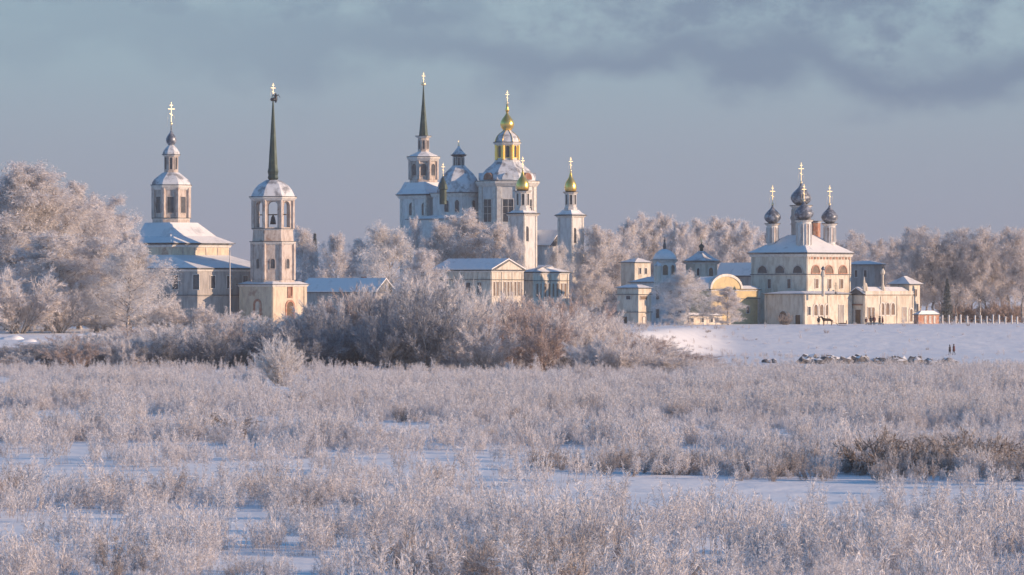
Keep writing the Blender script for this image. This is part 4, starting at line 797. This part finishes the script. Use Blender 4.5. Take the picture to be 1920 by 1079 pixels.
def field(name, label, npts, dmin, dmax, seed, power=1.0):
    rg = np.random.RandomState(seed); y = np.sqrt(rg.uniform(dmin ** 2, dmax ** 2, npts)); x = rg.uniform(-1, 1, npts) * (y * .122 + 8)
    px = 960 + x / y * FPX; py = HZ + CZ / y * FPX; dens = np.ones(npts)
    n1 = noise2(x, y); n2 = noise2(x, y, 1.3)
    dens *= np.clip(.40 + n1 * 2.3 + .9 * noise2(x, y, 3.1), .04, 1); dens *= np.where(y < 240, .52, 1.0)
    dens *= 1 - .84 * bumpf(px, py, 330, 905, 300, 52) * np.clip(.75 + 2.2 * n2, 0, 1); dens *= 1 - .8 * bumpf(px, py, 760, 822, 100, 28); dens *= 1 - .8 * bumpf(px, py, 240, 1010, 560, 60) * np.clip(.7 + 2.0 * noise2(x, y, 2.7), 0, 1) ; dens *= 1 - .97 * bumpf(px, py, 590, 1066, 190, 20); dens *= 1 - .6 * bumpf(px, py, 860, 868, 160, 30)
    dens *= 1 - .6 * bumpf(px, py, 80, 950, 70, 20); dens *= 1 - .95 * bumpf(px, py, 527, 745, 42, 20)
    yc = 273 - .12 * (x - 20); ch = np.exp(-((y - yc + 17) / 29.0) ** 8) * sst((x + 14) / 14); dens *= 1 - .96 * ch
    dens *= np.where(y > bank_start(x) - 8 + 8 * n2, 0, 1) * np.where((y > 622 + 8 * n2) & (px > 1330), 0, 1)
    keep = rg.uniform(size=npts) < dens; x, y, n1, n2, px, py = x[keep], y[keep], n1[keep], n2[keep], px[keep], py[keep]; n = len(x)
    s = rg.uniform(.5, 1.3, n) * (1 + .55 * n2 + .35 * noise2(x, y, 4.3)) * (1 + .45 * bumpf(px, py, 1350, 1120, 620, 110)) * np.where(y > 560, .8, 1.0); s *= np.where(rg.uniform(size=n) < .05, 1.35, 1)
    sp = rg.uniform(size=n) + .5 * noise2(x, y, .5); ix = np.select([sp < .20, sp < .56, sp < .88, sp < 1.08], [rg.randint(0, 4, n), rg.randint(4, 9, n), rg.randint(9, 15, n), rg.randint(15, 18, n)], rg.randint(18, 21, n))
    ix = np.where((bumpf(px, py, 1000, 1100, 260, 40) > .3) & (rg.uniform(size=n) < .5), rg.randint(18, 21, n), ix); chb = (y > yc_(x) + 12) & (y < yc_(x) + 32) & (x > 2); ix = np.where(chb & (rg.uniform(size=n) < .5), rg.randint(18, 21, n), ix); s = np.clip(np.where(chb, s * 1.1, s), .35, 1.7)
    me = bpy.data.meshes.new(name); me.vertices.add(n); me.vertices.foreach_set('co', np.stack([x, y, H(x, y) - .05], 1).astype(np.float32).ravel())
    for nm, ty, v in (('scl', 'FLOAT', s), ('rx', 'FLOAT', rg.normal(size=n) * .13), ('ry', 'FLOAT', rg.normal(size=n) * .13 - .05), ('rz', 'FLOAT', rg.uniform(0, 6.28, n)), ('ix', 'INT', ix)):
        at = me.attributes.new(nm, ty, 'POINT'); at.data.foreach_set('value', v.astype(np.float32 if ty == 'FLOAT' else np.int32))
    ob = bpy.data.objects.new(name, me); COL.objects.link(ob); ob['kind'] = 'stuff'; ob['label'] = label; ob['category'] = 'grass'; scatter(ob, cl); return ob
def yc_(x): return 273 - .12 * (x - 20)
def scatter(ob, coll):
    ng = bpy.data.node_groups.new('scatter', 'GeometryNodeTree'); ng.interface.new_socket('Geometry', in_out='INPUT', socket_type='NodeSocketGeometry'); ng.interface.new_socket('Geometry', in_out='OUTPUT', socket_type='NodeSocketGeometry')
    gi = ng.nodes.new('NodeGroupInput'); go = ng.nodes.new('NodeGroupOutput'); ip = ng.nodes.new('GeometryNodeInstanceOnPoints'); ci = ng.nodes.new('GeometryNodeCollectionInfo'); ci.inputs[0].default_value = coll; ci.inputs['Separate Children'].default_value = True; ci.inputs['Reset Children'].default_value = True
    def att(n, t): a = ng.nodes.new('GeometryNodeInputNamedAttribute'); a.data_type = t; a.inputs[0].default_value = n; return [o for o in a.outputs if o.enabled and o.name == 'Attribute'][0]
    cb = ng.nodes.new('ShaderNodeCombineXYZ'); ng.links.new(att('rz', 'FLOAT'), cb.inputs[2]); ng.links.new(att('rx', 'FLOAT'), cb.inputs[0]); ng.links.new(att('ry', 'FLOAT'), cb.inputs[1]); ng.links.new(gi.outputs[0], ip.inputs['Points']); ng.links.new(ci.outputs[0], ip.inputs['Instance']); ip.inputs['Pick Instance'].default_value = True
    ng.links.new(att('ix', 'INT'), ip.inputs['Instance Index']); ng.links.new(cb.outputs[0], ip.inputs['Rotation']); ng.links.new(att('scl', 'FLOAT'), ip.inputs['Scale']); ng.links.new(ip.outputs[0], go.inputs[0])
    m_ = ob.modifiers.new('scatter', 'NODES'); m_.node_group = ng
field('frosted_reeds', 'frosted weeds and reeds covering the snowy field', 44000, 150, 655, 3)

rg = np.random.RandomState(21); n = 5200; y = rg.uniform(640, 905, n); x = rg.uniform(-95, 110, n); dn = np.clip(.25 + 2.2 * noise2(x, y, 1.9), 0.02, 1) * np.where((x > 12) & (x < 50), 1.3, .30) * np.where(y > 715, .8, 1.0); kp = rg.uniform(size=n) < dn; x, y = x[kp], y[kp]; 
tt = rg.uniform(0, 1, 420); yy = 695 + 75 * tt + rg.normal(size=420) * 2; xx_ = (1335 - 100 * tt + rg.normal(size=420) * 5 - 960) * yy / FPX; x = np.concatenate([x, xx_]); y = np.concatenate([y, yy]); n = len(x)
me = bpy.data.meshes.new('bank_weeds'); me.vertices.add(n); me.vertices.foreach_set('co', np.stack([x, y, H(x, y) - .05], 1).astype(np.float32).ravel())
for nm, ty, v in (('scl', 'FLOAT', rg.uniform(.3, .7, n)), ('rz', 'FLOAT', rg.uniform(0, 6.28, n)), ('ix', 'INT', rg.randint(4, 21, n))):
    at = me.attributes.new(nm, ty, 'POINT'); at.data.foreach_set('value', v.astype(np.float32 if ty == 'FLOAT' else np.int32))
ob = bpy.data.objects.new('bank_weeds', me); COL.objects.link(ob); ob['kind'] = 'stuff'; ob['label'] = 'low frosted weeds poking through the snow of the bank'; ob['category'] = 'grass'; scatter(ob, cl)
# ---- boulders along the foot of the far bank
def boulder(seed):
    rg = random.Random(seed); p = P(); import bmesh
    bm = bmesh.new(); bmesh.ops.create_icosphere(bm, subdivisions=2, radius=1)
    for v in bm.verts: n = v.co.copy(); f = 1 + .30 * math.sin(n.x * 3 + seed) * math.cos(n.y * 4 + seed * 2) + rg.uniform(-.2, .2); v.co = Vector((n.x * f * 1.25, n.y * f, n.z * f * .75))
    me = bpy.data.meshes.new('boulder'); bm.to_mesh(me); bm.free(); me.materials.append(M['rock']); return me
root_b = []
for s in range(3):
    e = empty('boulder', (0, 0, 0), 0, '', 'rock'); o = bpy.data.objects.new('stone', boulder(s + 1)); COL.objects.link(o); o.parent = e
    V_ = [v.co.copy() for v in o.data.vertices]; N_ = [v.normal.copy() for v in o.data.vertices]; pc = P()
    fs = [tuple(pl.vertices) for pl in o.data.polygons if pl.normal.z > (.72, .86, .8)[s] and pl.center.x > (-.5, .1, -.1)[s]]
    for f_ in fs: pc.add([V_[i] + N_[i] * .05 for i in f_], [(0, 1, 2)])
    pc.build('snow_cap', 'roofsnow', e); root_b.append([e, False])
rk = random.Random(12)
for i in range(52):
    px = 1425 + i * 7 + rk.uniform(-16, 16) if i else 1512; 
    if i and 1450 < px < 1500: px += 60
    D = 704 + rk.uniform(-16, 16); x = (px - 960) * D / FPX; s = rk.choice((.45, .6, .8, 1.15)) * rk.uniform(.8, 1.2) if i else 1.15; e, used = root_b[i % 3]; lab = 'dark snow capped boulder in the row along the foot of the far bank' if i else 'largest dark boulder with a snowy side, left end of the boulder row'
    v = (x, D, hz(x, D) + .15 * s)
    if not used: e.location = v; e.scale = (s, s, s); e['label'] = lab; e['group'] = 'boulders along the far bank' if i else ''; root_b[i % 3][1] = True
    else: dupe(e, v, rk.uniform(0, 6), (s * rk.uniform(.8, 1.3), s, s), lab, 'boulders along the far bank')
if 'group' in root_b[0][0] and not root_b[0][0]['group']: del root_b[0][0]['group']
# snow heaps on left bank
for i, (px, D, s, lab) in enumerate([(22, 716, 1.1, 'rounded snow heap at the left picture edge below the shrubs'), (52, 712, .8, 'smaller snow heap beside the one at the left edge'), (150, 722, .9, 'snow heap left of the dark trunked frosted tree'), (175, 724, 1.2, 'tallest snow heap left of the dark trunked frosted tree'), (300, 724, 1.0, 'low snow heap right of the dark trunked frosted tree')]):
    x = (px - 960) * D / FPX; rg = random.Random(i); p = P(); p.lathe([(1.35 * s, -.6), (1.25 * s, .15 * s), (1.0 * s, .45 * s), (.6 * s, .68 * s), (.2 * s, .75 * s)], 14, smooth=True)
    p.v = [(a + .18 * s * math.sin(b_ * 2 + i), b_ + .2 * s * math.cos(a * 3), c_ * (1 + .25 * math.sin(a * 2.2 + i))) for a, b_, c_ in p.v]
    o = p.build('snow_heap', 'snow'); o.scale = (1.3, 1, .7); o.location = (x, D, hz(x, D) - .1); tag(o, lab, 'snow heap', 'snow heaps on the left bank')

# ================================================================== PEOPLE, HORSE
def skinned(name, verts, edges, rad, m, par, sub=1):
    me = bpy.data.meshes.new(name); me.from_pydata(verts, edges, []); me.materials.append(M[m]); o = bpy.data.objects.new(name, me); COL.objects.link(o); o.parent = par
    sk = o.modifiers.new('skin', 'SKIN'); 
    if not me.skin_vertices: me.attributes
    for i, v in enumerate(me.skin_vertices[0].data if me.skin_vertices else []): v.radius = (rad[i], rad[i]) if not isinstance(rad[i], tuple) else rad[i]; v.use_root = (i == 0)
    sk.use_smooth_shade = True; ss = o.modifiers.new('sub', 'SUBSURF'); ss.levels = sub; ss.render_levels = sub; return o
def ensure_skin(o): pass
def person(px, D, h, label, coat='coat', stride=.2, rz=0.0, arm=.15, group=None):
    x = (px - 960) * D / FPX; z = hz(x, D); s = h / 1.75; e = empty('person', (x, D, z), rz, label, 'person', group); e.scale = (s, s, s); st = stride
    V = [(0, 0, .95), (0, 0, 1.2), (0, 0, 1.42), (0, .01, 1.52), (0, .02, 1.62), (0, .02, 1.72), (-.10, 0, .90), (-.11, st * .6, .50), (-.11, st - .05, .08), (-.11, st + .12, .04), (.10, 0, .90), (.11, -st * .3, .50), (.11, -st - .05, .08), (.11, -st + .12, .04),
         (-.19, 0, 1.40), (-.26, -arm * .4, 1.14), (-.27, arm * .4, .90), (-.27, arm * .6, .80), (.19, 0, 1.40), (.26, arm * .2, 1.14), (.27, -arm * .6, .90), (.27, -arm * .5, .80)]
    E = [(0, 1), (1, 2), (2, 3), (3, 4), (4, 5), (0, 6), (6, 7), (7, 8), (8, 9), (0, 10), (10, 11), (11, 12), (12, 13), (2, 14), (14, 15), (15, 16), (16, 17), (2, 18), (18, 19), (19, 20), (20, 21)]
    Rd = [.14, .14, .15, .06, .10, .08, .09, .07, .05, .04, .09, .07, .05, .04, .07, .05, .038, .035, .07, .05, .038, .035]
    skinned('body', V, E, Rd, 'trousers', e)
    P().lathe([(.235, .62), (.22, .95), (.19, 1.12), (.215, 1.36), (.12, 1.50), (.07, 1.54)], 10, apo=False, smooth=True).build('coat', coat, e)
    for sg in (-1, 1): P().tube([(sg * .19, 0, 1.42), (sg * .265, -arm * .3 * -sg, 1.14), (sg * .27, arm * .4 * -sg, .88)], [.085, .07, .055], 7).build('sleeve', coat, e)
    P().lathe([(.125, 1.64), (.13, 1.70), (.11, 1.79), (.05, 1.83)], 10, (0, .02), smooth=True).build('hat', 'coat', e)
    P().lathe([(.03, 1.57), (.085, 1.60), (.09, 1.66)], 8, (0, -.035), smooth=True).build('face', 'skin', e)
    return e
person(1781, 800, 1.75, 'person in dark clothes walking on the open snow, left one of the pair', 'coat', .18, 1.2); person(1788.5, 801, 1.85, 'person in a maroon coat walking on the open snow, right one of the pair', 'coatred', .2, 1.4)
person(1535, 888, 1.75, 'person in dark coat standing behind the horse sleigh', 'coat', .05); person(1624, 895, 1.5, 'small dark figure standing at the corner of the cream gate building', 'coatred', .05)
person(1633, 890, 1.8, 'person in bulky dark coat, left one of the close pair before the gate building', 'coat', .05); person(1639, 891, 1.85, 'person in maroon coat, right one of the close pair before the gate building', 'coatred', .08)
person(1649, 893, 1.7, 'dark dressed person walking right of the close pair, before the triple arches', 'coat', .15, 1.4); person(1655, 893, 1.6, 'maroon dressed person walking under the triple arches of the gate building', 'coatred', .15, 1.4)
x = (1552 - 960) * 888 / FPX; hr = empty('horse', (x, 888, hz(x, 888)), 0, 'dark brown horse harnessed to a sleigh before the five domed church', 'horse')
V = [(0, 0, 1.15), (-.5, 0, 1.18), (-.8, 0, 1.2), (.45, 0, 1.15), (.75, 0, 1.15), (-1.1, 0, 1.5), (-1.3, 0, 1.75), (-1.5, 0, 1.68), (-1.72, 0, 1.5), (1.0, 0, 1.0), (1.08, 0, .6)]; E = [(0, 1), (1, 2), (0, 3), (3, 4), (2, 5), (5, 6), (6, 7), (7, 8), (4, 9), (9, 10)]; Rd = [.29, .29, .27, .27, .26, .17, .13, .11, .08, .06, .04]
for (jx, sy, a, c_) in ((2, -.16, -.05, .02), (2, .16, .12, .1), (4, -.16, -.1, .1), (4, .16, .05, -.05)):
    bx_ = V[jx][0]; i0 = len(V)
    V += [(bx_ + .02, sy, .85), (bx_ + a + (.1 if jx == 4 else 0), sy, .5), (bx_ + a * .5, sy, .12), (bx_ + a * .5 - .06, sy, .02)]; E += [(jx, i0), (i0, i0 + 1), (i0 + 1, i0 + 2), (i0 + 2, i0 + 3)]; Rd += [.13, .07, .05, .06]
skinned('body', V, E, Rd, 'horse', hr); P().tube([(-1.25, 0, 1.88), (-1.05, 0, 1.68), (-.8, 0, 1.45)], [.04, .07, .05], 5).build('mane', 'coat', hr)
P().tube([(-.62, -.32, 1.1), (-.7, -.2, 1.75), (-.75, 0, 1.95), (-.7, .2, 1.75), (-.62, .32, 1.1)], [.035] * 5, 5).build('harness_bow', 'door', hr)
x = (1542 - 960) * 890 / FPX; sg = empty('sleigh', (x + 3.6, 888.5, hz(x, 890)), 0, 'low dark wooden sleigh standing right behind the brown horse', 'sleigh')
for s_ in (-.4, .4): P().tube([(-.9, s_, .5), (-.75, s_, .12), (-.4, s_, .06), (1.1, s_, .06)], [.04] * 4, 5).build('runner', 'door', sg)
P().loft((-.5, 1.0, -.42, .42), .28, (-.6, 1.15, -.5, .5), .5).build('seat_box', 'door', sg); P().box(1.0, 1.1, -.48, .48, .501, 1.0).build('backrest', 'door', sg)
for s_ in (-.4, .4): P().tube([(-.6, s_, .3), (-2.2, s_ * .8, .9)], [.03, .03], 4).build('shaft', 'door', sg)

# ---- remove unused prototypes
for k_, (o, used) in list(PROTO.items()):
    if not used:
        for c in list(o.children): bpy.data.objects.remove(c)
        bpy.data.objects.remove(o)
for o in bpy.data.objects:
    for kk in ('H', 'R'):
        if kk in o: del o[kk]

# ------------------------------------------------------------------ winter haze
HD = 0.00010
hp = P().box(-400, 400, -5, 1320, -2.2, 58); hb = hp.build('haze', M['snow']); hb.data.materials.clear(); hb['kind'] = 'stuff'; hb['label'] = 'pale winter haze'; hb['category'] = 'haze'
hm = bpy.data.materials.new('haze_air'); hm.use_nodes = True; t = hm.node_tree; t.nodes.clear(); ho = N('ShaderNodeOutputMaterial', t); pv = N('ShaderNodeVolumePrincipled', t); pv.inputs['Color'].default_value = (.86, .88, .95, 1); pv.inputs['Density'].default_value = HD
LK(t, pv.outputs[0], ho.inputs['Volume']); hb.data.materials.append(hm)
